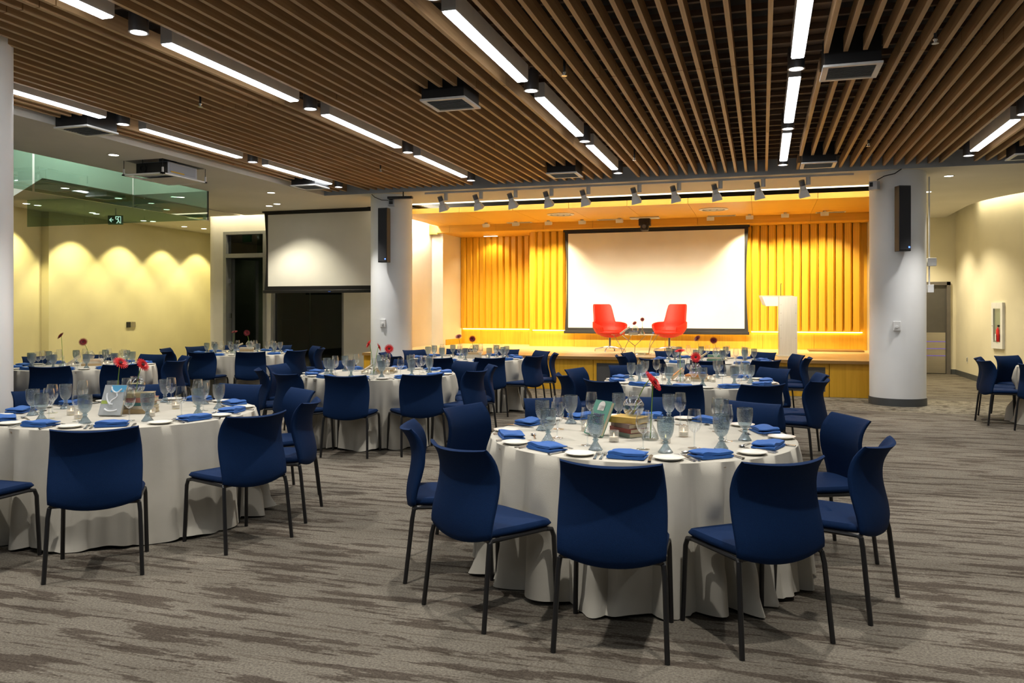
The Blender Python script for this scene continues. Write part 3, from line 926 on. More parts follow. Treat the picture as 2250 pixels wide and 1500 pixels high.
# outlet and extinguisher cabinet on the right wall
t = thing('power_outlet', 'small outlet plate low on the right wall', 'outlet', (4.415, 20.6, .42), 0)
MB().box(-.008, 0, -.04, .04, -.06, .06).build('plate', 'white', t)
MB().box(-.012, -.008, -.02, .02, -.04, .04).build('socket', 'base', t)
ca = math.radians(-14)
t = thing('extinguisher_cabinet', 'white framed cabinet with glass window on the right wall', 'cabinet', (4.545, 18.62, .76), math.radians(0))
t.rotation_euler = (0, 0, math.radians(15))
MB().box(-.03, .02, -.20, -.13, 0, .93).box(-.03, .02, .13, .20, 0, .93).box(-.03, .02, -.13, .13, 0, .13).box(-.03, .02, -.13, .13, .81, .93).build('frame', 'white', t)
MB().box(.015, .02, -.13, .13, .13, .81).build('inside_back', mat('cab_in', (.10, .09, .05), rough=.7), t)
MB().box(-.016, -.012, -.13, .13, .13, .81).build('window', 'glasstop', t)
MB().box(-.035, -.03, .15, .165, .45, .47).build('latch', 'steel', t)
t = thing('fire_extinguisher', 'red extinguisher with a tag inside the white cabinet', 'extinguisher', (4.55, 18.61, .90), 0)
MB().lathe([(.001, 0), (.042, 0), (.045, .02), (.045, .24), (.02, .29), (.02, .31)], 14).build('cylinder', 'petal', t, smooth=True)
MB().bbox(-.02, .02, -.05, .04, .30, .34, .004).build('handle', 'black', t)
MB().box(-.055, -.05, -.03, .04, .02, .16).build('tag', 'white', t)
# outlet on the stage right wall
t = thing('stage_outlet', 'metal outlet plate on the wall right of the stage', 'outlet', (2.19, 18.6, 1.08), 0)
MB().box(-.01, .01, -.05, .05, -.08, .08).build('plate', 'alu', t)
MB().box(-.03, .01, -.07, .07, -.14, -.11).build('shelf', 'white', t)
# paper holder behind the glass
t = thing('paper_holder', 'small framed plate behind the dark window', 'plate', (-10.93, 17.15, 1.05))
MB().box(-.16, .16, 0, .02, -.25, .25).build('plate', 'frame', t)
MB().box(-.18, .18, -.005, .022, .25, .28).box(-.18, .18, -.005, .022, -.28, -.25).build('rim', 'white', t)
# exit sign
t = thing('exit_sign', 'green running man exit sign with arrow hanging from the ceiling', 'exit sign', (-13.55, 14.5, 3.51), math.radians(14))
MB().bbox(-.16, .16, -.03, .03, -.10, .10, .006).build('housing', 'green', t)
MB().box(-.01, .01, -.01, .01, .10, .26).build('stem', 'white', t)
ar = MB()
for sgn in (1, -1):
    ar.obox(Matrix.Translation((-.095, -.032, sgn * .020)) @ Matrix.Rotation(sgn * math.radians(-45), 4, 'Y'), .07, .002, .016)
ar.box(-.115, -.03, -.033, -.031, -.008, .008)
ar.build('arrow', 'signwhite', t)
fg = MB()
fg.box(.015, .14, -.0325, -.031, .065, .078).box(.127, .14, -.0325, -.031, -.075, .065).box(.015, .028, -.0325, -.031, .02, .065)
fg.obox(Matrix.Translation((.075, -.032, .005)) @ Matrix.Rotation(math.radians(-20), 4, 'Y'), .024, .002, .06)
fg.obox(Matrix.Translation((.06, -.032, -.05)) @ Matrix.Rotation(math.radians(40), 4, 'Y'), .016, .002, .06)
fg.obox(Matrix.Translation((.10, -.032, -.045)) @ Matrix.Rotation(math.radians(-30), 4, 'Y'), .016, .002, .055)
fg.obox(Matrix.Translation((.05, -.032, .02)) @ Matrix.Rotation(math.radians(60), 4, 'Y'), .012, .002, .05)
fg.lathe([(.013, 0), (.001, 0)], 12, (0, 0, 0))
fg.v[-24:] = [(a + .083, -.032, b + .05) for a, b, c_ in fg.v[-24:]]
fg.build('running_man', 'signwhite', t)

# projector on its lowered ceiling lift
pcx, pcy = (OPX0 + OPX1) / 2, (OPY0 + OPY1) / 2
struct(MB().box(OPX0 - .02, OPX1 + .02, OPY0 - .02, OPY1 + .02, 4.3, 4.32).box(OPX0 - .03, OPX0, OPY0, OPY1, CZ + .3, 4.3).box(OPX1, OPX1 + .03, OPY0, OPY1, CZ + .3, 4.3).build('trim_6', 'base'))
t = thing('projector_lift', 'white square ceiling lift frame lowered on thin rods', 'lift', (pcx, pcy, CZ - .225))
hx, hy = .37, .50
MB().box(-hx, hx, -hy, -hy + .05, 0, .02).box(-hx, hx, hy - .05, hy, 0, .02).box(-hx, -hx + .05, -hy, hy, 0, .02).box(hx - .05, hx, -hy, hy, 0, .02).build('frame', 'white', t)
MB().box(-hx + .05, hx - .05, -.12, hy - .05, .004, .012).build('panel', 'ceil', t)
for a in (-1, 1):
    for b in (-1, 1):
        MB().tube([(a * (hx - .02), b * (hy - .02), .02), (a * (hx - .02), b * (hy - .02), .5)], .005, 6).build('rod', 'black', t)
        MB().box(a * (hx - .02) - .012, a * (hx - .02) + .012, b * (hy - .02) - .008, b * (hy - .02) + .008, .02, .10).build('clip', 'white', t)
t = thing('projector', 'black and silver projector hanging in the ceiling lift', 'projector', (pcx + .0, pcy + .05, CZ - .19))
MB().bbox(-.30, .28, -.33, .33, 0, .19, .015).build('body', mat('proj_side', (.50, .53, .58), rough=.4), t)
MB().box(-.29, .27, -.345, -.325, .01, .175).build('front', 'black', t)
MB().box(.275, .285, -.30, .28, .03, .16).build('side_grille', mat('proj_grille', (.36, .39, .45), rough=.5, scale=(4, 120, 120)), t)
MB().box(.285, .288, -.28, .02, .03, .05).build('warning_label', mat('warn', (.75, .45, .03), rough=.5), t)
MB().lathe([(.06, 0), (.06, .03), (.045, .03), (.045, .01), (.001, .01)], 20).build('lens', 'black', t, loc=(-.15, -.345, .09), rot=(PI / 2, 0, 0))
MB().box(-.08, .08, -.1, .1, .19, .5).build('mount', 'dark_alu', t)
tag(MB().tube([(-8.98, 10.1, 4.25), (-8.95, 10.12, 3.75), (-8.85, 10.2, 3.68), (-8.92, 10.1, 3.62), (-8.97, 10.12, 3.70), (-8.9, 10.2, 3.63)], .006, 6).build('projector_cable', 'black', smooth=True), 'looped black cable hanging behind the projector', 'cable')

# camera under the canopy
t = thing('stage_camera', 'black dome camera on a white plate under the canopy', 'camera', (-2.55, 18.5, 3.64))
MB().bbox(-.33, .33, -.12, .12, -.035, 0, .012).build('mount_plate', 'white', t)
MB().bbox(-.13, .13, -.10, .10, -.20, -.035, .02).build('yoke', 'black', t)
MB().bbox(-.09, .09, -.13, .08, -.31, -.12, .03).build('head', 'black', t)
MB().lathe([(.045, 0), (.045, .02), (.03, .02), (.001, .012)], 16).build('lens', 'dark_alu', t, loc=(0, -.13, -.22), rot=(PI / 2, 0, 0))
# small light strip in the alcove soffit
t = thing('alcove_light', 'short white light in the soffit above the left slat panel', 'light', (-6.75, 20.05, 3.47))
MB().box(-.20, .20, -.04, .04, -.012, 0).build('housing', 'white', t)
MB().box(-.18, .18, -.03, .03, -.015, -.012).build('diffuser', 'lens_warm', t)
spot('lamp', (-6.75, 20.05, 3.44), (-6.75, 20.2, 0), 25, (1, .75, .4), 130, .5, .05, t)

# ------------------------------------------------------------------ dining chairs
def back_pt(u, v, off):
    zb, zt = .398 + .040 * abs(u) ** 2.2, .842 + .014 * abs(u) ** 2
    z = zb + (zt - zb) * v
    prof = [(.38, -.236), (.46, -.246), (.52, -.240), (.60, -.224), (.66, -.216), (.72, -.218), (.77, -.233), (.81, -.256), (.84, -.282), (.86, -.304)]
    yc = prof[-1][1]
    for (z0, y0), (z1, y1) in zip(prof[:-1], prof[1:]):
        if z <= z1:
            q = (z - z0) / (z1 - z0)
            yc = y0 + (y1 - y0) * q
            break
    wd = [(.38, .228), (.44, .237), (.52, .240), (.62, .239), (.72, .235), (.83, .226), (.86, .224)]
    hw = wd[-1][1]
    for (z0, w0), (z1, w1) in zip(wd[:-1], wd[1:]):
        if z <= z1:
            hw = w0 + (w1 - w0) * (z - z0) / (z1 - z0)
            break
    cv = .038 + .040 * v
    return (u * hw, yc + cv * u * u + off, z)
def chair_proto():
    t = thing('dining_chair', '', 'chair')
    NU, NV = 14, 16
    m = MB()
    m.grid(lambda a, b: back_pt(a * 2 - 1, b, .013), NU, NV)
    n0 = len(m.v)
    m.grid(lambda a, b: back_pt(a * 2 - 1, b, -.013), NU, NV)
    W_ = NU + 1
    ring = [i for i in range(W_)] + [j * W_ + NU for j in range(1, NV + 1)] + [NV * W_ + i for i in range(NU - 1, -1, -1)] + [j * W_ for j in range(NV - 1, 0, -1)]
    cx_ = []
    for i in ring:                      # rounded rim
        p, q = Vector(m.v[i]), Vector(m.v[i + n0])
        mid = (p + q) / 2
        out = Vector((mid.x, 0, (mid.z - .62) * 1.1)).normalized()
        cx_.append(len(m.v))
        m.v.append(tuple(mid + out * .009))
    for k in range(len(ring)):
        a, b = ring[k], ring[(k + 1) % len(ring)]
        ca_, cb_ = cx_[k], cx_[(k + 1) % len(ring)]
        m.f.append((a, b, cb_, ca_))
        m.f.append((ca_, cb_, b + n0, a + n0))
    bk = m.build('backrest', 'navy', t, smooth=True, angle=75)
    s = MB()
    def seat_top(a, b):
        u, v = a * 2 - 1, b * 2 - 1
        return u, v
    rows = []
    secs = [(0.0, .425), (.93, .425), (1.0, .440), (1.0, .452), (.955, .468), (.75, .472), (0.0, .469)]
    n = 40
    for sc_, z in secs:
        row = []
        for k in range(n):
            w_ = 2 * PI * k / n
            cu, cv = math.cos(w_), math.sin(w_)
            e = 0.22
            ux = math.copysign(abs(cu) ** e, cu) * .235
            vy = math.copysign(abs(cv) ** e, cv) * .225
            zz = z - (.012 * max(0, vy - .14) / .085 if z > .45 else 0)
            row.append((ux * sc_ * (1 - .06 * (vy < 0) * abs(vy) / .225), vy * sc_ + .005, zz))
        rows.append(row)
    v = [p for row in rows for p in row]
    f = []
    for i in range(len(rows) - 1):
        for k in range(n):
            f.append((i * n + k, i * n + (k + 1) % n, (i + 1) * n + (k + 1) % n, (i + 1) * n + k))
    s.add(v, f)
    se = s.build('seat', 'navy', t, smooth=True, angle=50)
    kids = [bk, se]
    for sx in (-1, 1):
        kids.append(MB().tube([(sx * .225, -.19, .418), (sx * .232, -.205, .41), (sx * .238, -.215, .36), (sx * .252, -.255, .0)], .0125, 8).build('leg', 'leg', t, smooth=True))
        kids.append(MB().tube([(sx * .226, .17, .418), (sx * .228, .205, .412), (sx * .230, .220, .375), (sx * .238, .235, .0)], .0125, 8).build('leg', 'leg', t, smooth=True))
        kids.append(MB().tube([(sx * .225, -.21, .418), (sx * .226, .18, .418)], .011, 8).build('side_rail', 'leg', t, smooth=True))
    kids.append(MB().tube([(-.226, -.19, .415), (.226, -.19, .415)], .010, 8).tube([(-.226, .19, .415), (.226, .19, .415)], .010, 8).build('cross_rail', 'leg', t, smooth=True))
    return Proto(t, kids)
CH = chair_proto()

# ------------------------------------------------------------------ tables
R_T, Z_T = .915, .762
def cloth_mesh(seed, seats):
    """floor-length cloth: vertical folds, pressed in where chair legs stand"""
    rnd = random.Random(seed)
    ph = [rnd.uniform(0, 6.28) for _ in range(10)]
    n, rows = 288, 16
    legs = []
    for deg, rr in seats:
        for sgn in (-1, 1):
            rl = rr - .255 - .235
            legs.append((math.radians(deg) + sgn * math.atan2(.238, rl), math.hypot(rl, .238) - .02))
    v, f = [(0, 0, Z_T + .006)], []
    top = [(.5, Z_T + .006), (.86, Z_T + .006), (R_T - .012, Z_T + .0055), (R_T + .002, Z_T + .001)]
    def fold(a):
        w = .5 + .3 * math.sin(3 * a + ph[3]) + .2 * math.sin(5 * a + ph[4])
        x_ = math.sin(13 * a + 1.6 * math.sin(2 * a + ph[0]) + ph[1])
        y_ = math.sin(22 * a + 2.0 * math.sin(3 * a + ph[2]) + ph[5])
        return (.65 * (1 - 2 * (1 - abs(x_)) ** 1.3) * .8 + .45 * y_) * (.45 + .9 * w)
    for r, z in top:
        for k in range(n):
            a = 2 * PI * k / n
            v.append((r * math.cos(a), r * math.sin(a), z))
    for j in range(1, rows + 1):
        q = (j / rows) ** .9
        for k in range(n):
            a = 2 * PI * k / n
            r = R_T + .006 + .040 * q + .088 * q ** .6 * fold(a) + .045 * max(0, q - .9) / .1 * max(0, math.sin(7 * a + ph[6]))
            z = (Z_T - .004) * (1 - q) + .005 * q + .022 * q ** 6 * (1 - math.cos(13 * a + ph[1])) * .5
            for deg, rr in seats:
                dl = (a - math.radians(deg) + PI) % (2 * PI) - PI
                if abs(dl) < .30:
                    lim = (rr - .492) / math.cos(dl)
                    near = min(1, (.30 - abs(dl)) / .08) * min(1, max(0, (.56 - z) / .08)) * min(1, max(0, (z - .20) / .15))
                    r += (min(r, lim) - r) * near
            for la, lr in legs:
                dl = (a - la + PI) % (2 * PI) - PI
                if abs(dl) < .16:
                    wgt = math.exp(-(dl / .035) ** 2) * min(1, q * 2.2)
                    r = r + (min(r, lr) - r) * wgt
            a2 = a + .02 * q * math.sin(9 * a + ph[7])
            v.append((r * math.cos(a2), r * math.sin(a2), max(z, .004)))
    f += [(0, 1 + k, 1 + (k + 1) % n) for k in range(n)]
    for i in range(len(top) + rows - 1):
        for k in range(n):
            f.append((1 + i * n + k, 1 + i * n + (k + 1) % n, 1 + (i + 1) * n + (k + 1) % n, 1 + (i + 1) * n + k))
    return MB().add(v, f).mesh('tablecloth', 'cloth', True, 60)
tt = thing('banquet_table', '', 'table')
tk = [MB().lathe([(.001, Z_T - .03), (R_T, Z_T - .03), (R_T, Z_T), (.001, Z_T)], 48).build('tabletop', 'tabletop', tt)]
for a in range(4):
    w_ = PI / 4 + a * PI / 2
    tk.append(MB().tube([(.55 * math.cos(w_), .55 * math.sin(w_), Z_T - .03), (.6 * math.cos(w_), .6 * math.sin(w_), 0)], .016, 8).build('leg', 'leg', tt))
TB = Proto(tt, tk)

# tableware prototypes -------------------------------------------------
ZC = Z_T + .0065
def proto_goblet():
    t = thing('goblet', '', 'goblet')
    n = 16
    out = [(.001, 0), (.040, 0), (.041, .004), (.034, .012), (.022, .030), (.013, .045), (.012, .050), (.018, .056), (.012, .063), (.011, .066)]
    bowl = [(.011, .066), (.020, .072), (.034, .088), (.042, .112), (.0455, .140), (.046, .168), (.0445, .190), (.0432, .191), (.0430, .186)]
    m = MB()
    m.lathe(out, n)
    for i, p in enumerate(m.v):           # fluted foot
        k = i % n
        if i // n in (1, 2, 3):
            s_ = 1.0 if k % 2 else .93
            m.v[i] = (p[0] * s_, p[1] * s_, p[2])
    a = m.build('foot', 'goblet', t, smooth=True, angle=25)
    b = MB().lathe(bowl, 24).build('bowl', 'goblet', t, smooth=True)
    return Proto(t, [a, b])
def proto_wine():
    t = thing('wine_glass', '', 'wine glass')
    a = MB().lathe([(.001, 0), (.036, 0), (.037, .002), (.010, .006), (.0045, .012), (.004, .05), (.0045, .085)], 16).build('stem', 'clear', t, smooth=True)
    b = MB().lathe([(.0045, .085), (.018, .093), (.032, .110), (.040, .135), (.041, .155), (.037, .185), (.033, .212)], 24).build('bowl', 'clear', t, smooth=True)
    c_ = MB().lathe([(.0332, .211), (.0334, .2135), (.0322, .2135), (.0324, .211)], 24).build('rim', 'clear', b, smooth=True)
    return Proto(t, [a, (b, [c_])])
def proto_plate():
    t = thing('bread_plate', '', 'plate')
    a = MB().lathe([(.001, .002), (.045, .002), (.05, 0), (.053, .001), (.078, .013), (.080, .015), (.078, .0155), (.054, .006), (.001, .0055)], 36).build('dish', 'plate', t, smooth=True, angle=60)
    return Proto(t, [a])
def proto_napkin():
    t = thing('napkin', '', 'napkin')
    def slab(w, d, z0, z1, fold_x, dx=0, dy=0):
        # pillow-shaped folded layer with one rounded fold side
        m = MB()
        def fn(a, b):
            ang = 2 * PI * b
            cz, sz = math.cos(ang), math.sin(ang)
            px = math.copysign(abs(cz) ** .35, cz) * w / 2
            pz = math.copysign(abs(sz) ** .6, sz) * (z1 - z0) / 2
            v = a * 2 - 1
            edge = 1 - .25 * abs(v) ** 8
            lift = .004 * math.sin(px * 38 + v * 2.2) + .0025 * math.sin(px * 15 - v * 3)
            return (px + dx, v * d / 2 + dy, (z0 + z1) / 2 + pz * edge + (lift if sz > 0 else 0))
        m.grid(fn, 8, 20)
        n = 21
        for j in (0, 8):
            m.f.append(tuple(k * 9 + j for k in range(20)))
        return m
    a = slab(.198, .132, 0, .019, 1).build('lower_fold', 'napkin', t, smooth=True, angle=70)
    b = slab(.192, .127, .017, .037, 1, .003, .001).build('upper_fold', 'napkin', t, smooth=True, angle=70)
    return Proto(t, [a, b])
def flat_strip(pts, th=.0022, arch=None):
    """outline made of (y, halfwidth, z) stations"""
    m = MB()
    v = []
    for y_, hw, z in pts:
        v += [(-hw, y_, z), (hw, y_, z), (hw, y_, z + th), (-hw, y_, z + th)]
    f = []
    for i in range(len(pts) - 1):
        a, b = i * 4, (i + 1) * 4
        f += [(a, a + 1, b + 1, b), (a + 1, a + 2, b + 2, b + 1), (a + 2, a + 3, b + 3, b + 2), (a + 3, a, b, b + 3)]
    f += [(3, 2, 1, 0), (len(pts) * 4 - 4, len(pts) * 4 - 3, len(pts) * 4 - 2, len(pts) * 4 - 1)]
    return m.add(v, f)
def proto_fork():
    t = thing('fork', '', 'fork')
    a = flat_strip([(-.09, .008, .001), (-.06, .006, .003), (0, .0035, .008), (.025, .004, .009), (.035, .012, .006), (.045, .013, .004)]).build('handle', 'steel', t, smooth=True)
    ks = []
    for k in range(4):
        ks.append(flat_strip([(.044, .0022, .004), (.07, .002, .003), (.088, .001, .008)]).build('tine', 'steel', a, loc=((k - 1.5) * .0072, 0, 0)))
    return Proto(t, [(a, ks)])
def proto_knife():
    t = thing('knife', '', 'knife')
    a = flat_strip([(-.105, .008, .001), (-.05, .0075, .002), (-.01, .005, .003)], .006).build('handle', 'steel', t, smooth=True)
    b = flat_strip([(-.01, .006, .004), (.02, .010, .003), (.075, .0105, .001), (.10, .006, .001), (.108, .001, .001)], .0014).build('blade', 'steel', t)
    return Proto(t, [a, b])
def proto_spoon():
    t = thing('spoon', '', 'spoon')
    a = flat_strip([(-.085, .007, .001), (-.05, .005, .003), (.01, .003, .008), (.04, .004, .007)]).build('handle', 'steel', t, smooth=True)
    m = MB()
    m.grid(lambda p, q: (.018 * q * math.cos(2 * PI * p), .065 + .028 * q * math.sin(2 * PI * p), .001 + .007 * q * q), 16, 5, True)
    b = m.build('bowl', 'steel', t, smooth=True)
    return Proto(t, [a, b])
def proto_votive():
    t = thing('votive_candle', '', 'candle')
    a = MB().lathe([(.001, 0), (.026, 0), (.029, .004), (.030, .066), (.0285, .067), (.0285, .062)], 20).build('cup', 'votive', t, smooth=True)
    b = MB().lathe([(.001, .009), (.0255, .009), (.0255, .030), (.006, .028), (.001, .028)], 16).build('wax', 'wax', t, smooth=True)
    c_ = MB().lathe([(.001, .030), (.0035, .036), (.003, .042), (.0005, .052)], 8).build('flame', 'flame', b, smooth=True)
    return Proto(t, [a, (b, [c_])])
def proto_bowlvase():
    t = thing('round_vase', '', 'vase')
    pr_ = [(.001, 0), (.035, 0), (.055, .015), (.066, .045), (.064, .07), (.048, .095), (.036, .103), (.036, .112), (.040, .118)]
    a = MB().lathe(pr_, 28).build('glass_body', 'clear', t, smooth=True)
    b = MB().lathe([(.001, .004), (.034, .004), (.053, .017), (.0635, .045), (.062, .066), (.001, .066)], 24).build('water', 'water', t, smooth=True)
    return Proto(t, [a, b])
def proto_flask():
    t = thing('bud_vase', '', 'vase')
    pr_ = [(.001, 0), (.046, 0), (.052, .008), (.048, .03), (.024, .075), (.016, .092), (.015, .145), (.019, .152)]
    a = MB().lathe(pr_, 24).build('glass_body', 'clear', t, smooth=True)
    b = MB().lathe([(.001, .004), (.044, .004), (.049, .009), (.040, .042), (.001, .042)], 20).build('water', 'water', t, smooth=True)
    return Proto(t, [a, b])
P_ = dict(goblet=proto_goblet(), wine=proto_wine(), plate=proto_plate(), napkin=proto_napkin(), fork=proto_fork(), knife=proto_knife(), spoon=proto_spoon(), votive=proto_votive(), bowl=proto_bowlvase(), flask=proto_flask())

def gerbera(label, base, tip, face, dark=False, size=.058):
    """stem from base to tip (world points), flower head facing direction `face`"""
    b, t_ = Vector(base), Vector(tip)
    o = thing('gerbera', label, 'flower', base, 0, 'red gerberas')
    d_ = t_ - b
    mid = d_ * .55 + Vector((0, 0, .02)) - Vector((d_.x, d_.y, 0)) * .22
    fn = Vector(face).normalized()
    pts = []
    end = d_ - fn * .012
    for i in range(9):
        q = i / 8
        pts.append(Vector((0, 0, 0)) * (1 - q) ** 2 + mid * 2 * q * (1 - q) + end * q * q)
    MB().tube(pts, .0032, 6).build('stem', 'stem', o, smooth=True)
    rot = fn.to_track_quat('Z', 'Y').to_matrix().to_4x4()
    M_ = Matrix.Translation(d_) @ rot
    m = MB()
    for ring, (n, L_, lift, w_) in enumerate(((20, 1.0, .10, .011), (18, .78, .30, .010), (14, .48, .6, .008))):
        for k in range(n):
            a = 2 * PI * (k + .5 * ring) / n
            ca_, sa_ = math.cos(a), math.sin(a)
            r0, r1 = .010, size * L_
            z1 = lift * size * .45
            P4 = []
            for rr, ww, zz in ((r0, .003, .002 * ring), (r0 + (r1 - r0) * .6, w_ * .5, .002 * ring + z1 * .5), (r1, w_ * .25, .002 * ring + z1 * .8)):
                P4.append((rr * ca_ - ww * sa_, rr * sa_ + ww * ca_, zz))
                P4.append((rr * ca_ + ww * sa_, rr * sa_ - ww * ca_, zz))
            m.add([M_ @ Vector(p) for p in P4], [(0, 1, 3, 2), (2, 3, 5, 4)])
    pe = link('petals', m.mesh('petals', 'petal_dark' if dark else 'petal', recalc=False), o)
    e = MB().lathe([(.013, .002), (.012, .009), (.006, .012), (.001, .011)], 12)
    e.v = [tuple(M_ @ Vector(p)) for p in e.v]
    e.build('flower_eye', 'eye', pe, smooth=True)
    g = MB().lathe([(.012, 0), (.008, -.008), (.003, -.012)], 10)
    g.v = [tuple(M_ @ Vector(p)) for p in g.v]
    g.build('sepal', 'stem', o, smooth=True)
    return o

BOOKC = {}
def book(label, loc, rz, w_, d_, th, col, rot=None, group=None):
    """closed book lying flat: spine at -x, w_ along x, d_ along y"""
    o = thing('book', label, 'book', loc, rz, group, rot)
    key = tuple(col)
    if key not in BOOKC:
        BOOKC[key] = mat('cover_%d' % len(BOOKC), key, rough=.5, scale=(30, 30, 30))
    cm = BOOKC[key]
    cv = MB().box(-w_ / 2, w_ / 2, -d_ / 2, d_ / 2, 0, .0025).box(-w_ / 2, w_ / 2, -d_ / 2, d_ / 2, th - .0025, th).box(-w_ / 2, -w_ / 2 + .003, -d_ / 2, d_ / 2, .0025, th - .0025)
    cv.build('cover', cm, o)
    MB().box(-w_ / 2 + .003, w_ / 2 - .004, -d_ / 2 + .004, d_ / 2 - .004, .0025, th - .0025).build('pages', 'pages', o)
    return o

# tables: key, centre, words, seats (direction deg, rear-leg radius)
TABLES = [
 ('A', (-.72, 5.01), 'front right table', [(-155, 1.42), (-121.4, 1.44), (-87, 1.46), (-54.7, 1.42), (-19.6, 1.38), (24, 1.34), (62, 1.4), (94, 1.4), (128, 1.4), (163, 1.4)]),
 ('B', (-4.56, 5.01), 'front left table', [(-90, 1.5), (-54.4, 1.58), (-16, 1.5), (16, 1.39), (53, 1.38), (90, 1.38), (126, 1.38), (162, 1.4), (-162, 1.4), (-126, 1.4)]),
 ('C', (-4.43, 8.93), 'middle row centre table', [(-78, 1.4), (-43.5, 1.4), (-10, 1.4), (24, 1.4), (59, 1.4), (98, 1.4), (140, 1.4), (-176, 1.4), (-143, 1.4), (-110, 1.4)]),
 ('D', (-.75, 8.96), 'middle row right table', [(-157, 1.42), (169, 1.4), (-123, 1.42), (-90, 1.42), (-57, 1.42), (-23, 1.42), (11, 1.4), (50, 1.4), (88, 1.4), (130, 1.4)]),
 ('E', (-.75, 12.66), 'back row right table', [(-158, 1.42), (166, 1.4), (125, 1.4), (90, 1.4), (56, 1.4), (22, 1.4), (-12, 1.42), (-54, 1.4), (-88, 1.4), (-123, 1.4)]),
 ('F', (-4.5, 12.2), 'back row centre table', [(-89, 1.4), (-56, 1.4), (-23, 1.4), (10, 1.42), (43, 1.4), (79, 1.4), (116, 1.4), (153, 1.4), (-170, 1.4), (-124, 1.4)]),
 ('G', (-8.86, 12.5), 'back row left table', [(-84, 1.4), (-50, 1.4), (-16, 1.4), (18, 1.4), (53, 1.4), (95, 1.4), (130, 1.4), (164, 1.4), (-161, 1.42), (-119, 1.4)]),
 ('H', (-8.93, 8.97), 'middle row left table', [(-60, 1.42), (-27, 1.4), (10, 1.4), (55, 1.4), (90, 1.4), (125, 1.4), (160, 1.4), (-164, 1.4), (-130, 1.4), (-95, 1.4)]),
 ('I', (4.25, 12.65), 'far right table', [(-172, 1.42), (-135, 1.42), (160, 1.4), (125, 1.4), (-98, 1.4)]),
]
HOUR = ['twelve', 'one', 'two', 'three', 'four', 'five', 'six', 'seven', 'eight', 'nine', 'ten', 'eleven']
def hours(center, seats):
    al = math.degrees(math.atan2(-center[1], -center[0]))
    fr_ = []
    for i, (ph, r) in enumerate(seats):
        rel = (ph - al + 180) % 360 - 180
        fr_.append(((6 - rel / 30) % 12, i))
    best = None
    fr_.sort()
    for start in range(12):                      # greedy assignment, best rotation
        seq = fr_[start % len(fr_):] + [(h + 12, i) for h, i in fr_[:start % len(fr_)]]
        prev, cost, res = -99, 0, {}
        first = None
        for h, i in seq:
            g = max(round(h), prev + 1)
            first = g if first is None else first
            cost += (g - h) ** 2
            prev = g
            res[i] = g % 12
        if prev - first < 12 and (best is None or cost < best[0]):
            best = (cost, res)
    return {i: HOUR[h] for i, h in best[1].items()}

for ti, (key, (tx, ty), words, seats) in enumerate(TABLES):
    seats = [(p, max(r, 1.40)) for p, r in seats]
    TB.put(f'round table under the cloth of the {words}', (tx, ty, 0), 0, 'round tables')
    co_ = link('tablecloth', cloth_mesh(ti * 7 + 3, seats), None, (tx, ty, 0))
    tag(co_, f'pale grey floor-length tablecloth on the {words}', 'tablecloth', 'tablecloths')
    hr = hours((tx, ty), seats)
    rnd = random.Random(100 + ti)
    for i, (ph, rr) in enumerate(seats):
        a = math.radians(ph)
        h = hr[i]
        rad = rr - .255
        cx_, cy_ = tx + rad * math.cos(a), ty + rad * math.sin(a)
        how = 'seen from behind' if h in ('five', 'six', 'seven') else ('turned side-on' if h in ('two', 'three', 'four', 'eight', 'nine', 'ten') else 'facing the camera')
        CH.put(f'navy fabric chair {how} at {h} o\'clock of the {words}', (cx_, cy_, 0), a + PI / 2 + math.radians(rnd.uniform(-4, 4)), 'navy dining chairs')
        if key == 'I':
            continue
        ux, uy = math.cos(a), math.sin(a)
        # diner's right: facing -u, right hand = rotate facing by -90
        rx_, ry_ = -uy, ux
        def at(r, u, z=ZC):
            return (tx + ux * r + rx_ * u, ty + uy * r + ry_ * u, z)
        rot_ = a + PI / 2          # local +y points to the table centre
        j = lambda s_: rnd.uniform(-s_, s_)
        where = f'at {h} o\'clock of the {words}'
        P_['napkin'].put(f'folded blue napkin {where}', at(.80 + j(.015), .0 + j(.012)), rot_ + j(.12), 'blue napkins')
        P_['plate'].put(f'cream side plate {where}', at(.79 + j(.012), -.250 + j(.008)), 0, 'side plates')
        P_['goblet'].put(f'blue-grey patterned goblet {where}', at(.60 + j(.012), .185 + j(.012)), j(1), 'blue goblets')
        P_['wine'].put(f'clear wine glass {where}', at(.53 + j(.012), .070 + j(.012)), 0, 'wine glasses')
        if key in 'ABCD':
            P_['fork'].put(f'outer steel fork {where}', at(.80, -.152 + j(.002)), rot_ + j(.03), 'forks')
            P_['knife'].put(f'steel knife {where}', at(.80, .126 + j(.003)), rot_ + j(.04), 'knives')
        if key in 'AB':
            P_['fork'].put(f'inner steel fork {where}', at(.80, -.120 + j(.002)), rot_ + j(.03), 'forks')
            P_['spoon'].put(f'steel spoon {where}', at(.665 + j(.01), .0), rot_ + PI / 2 + j(.15), 'spoons')

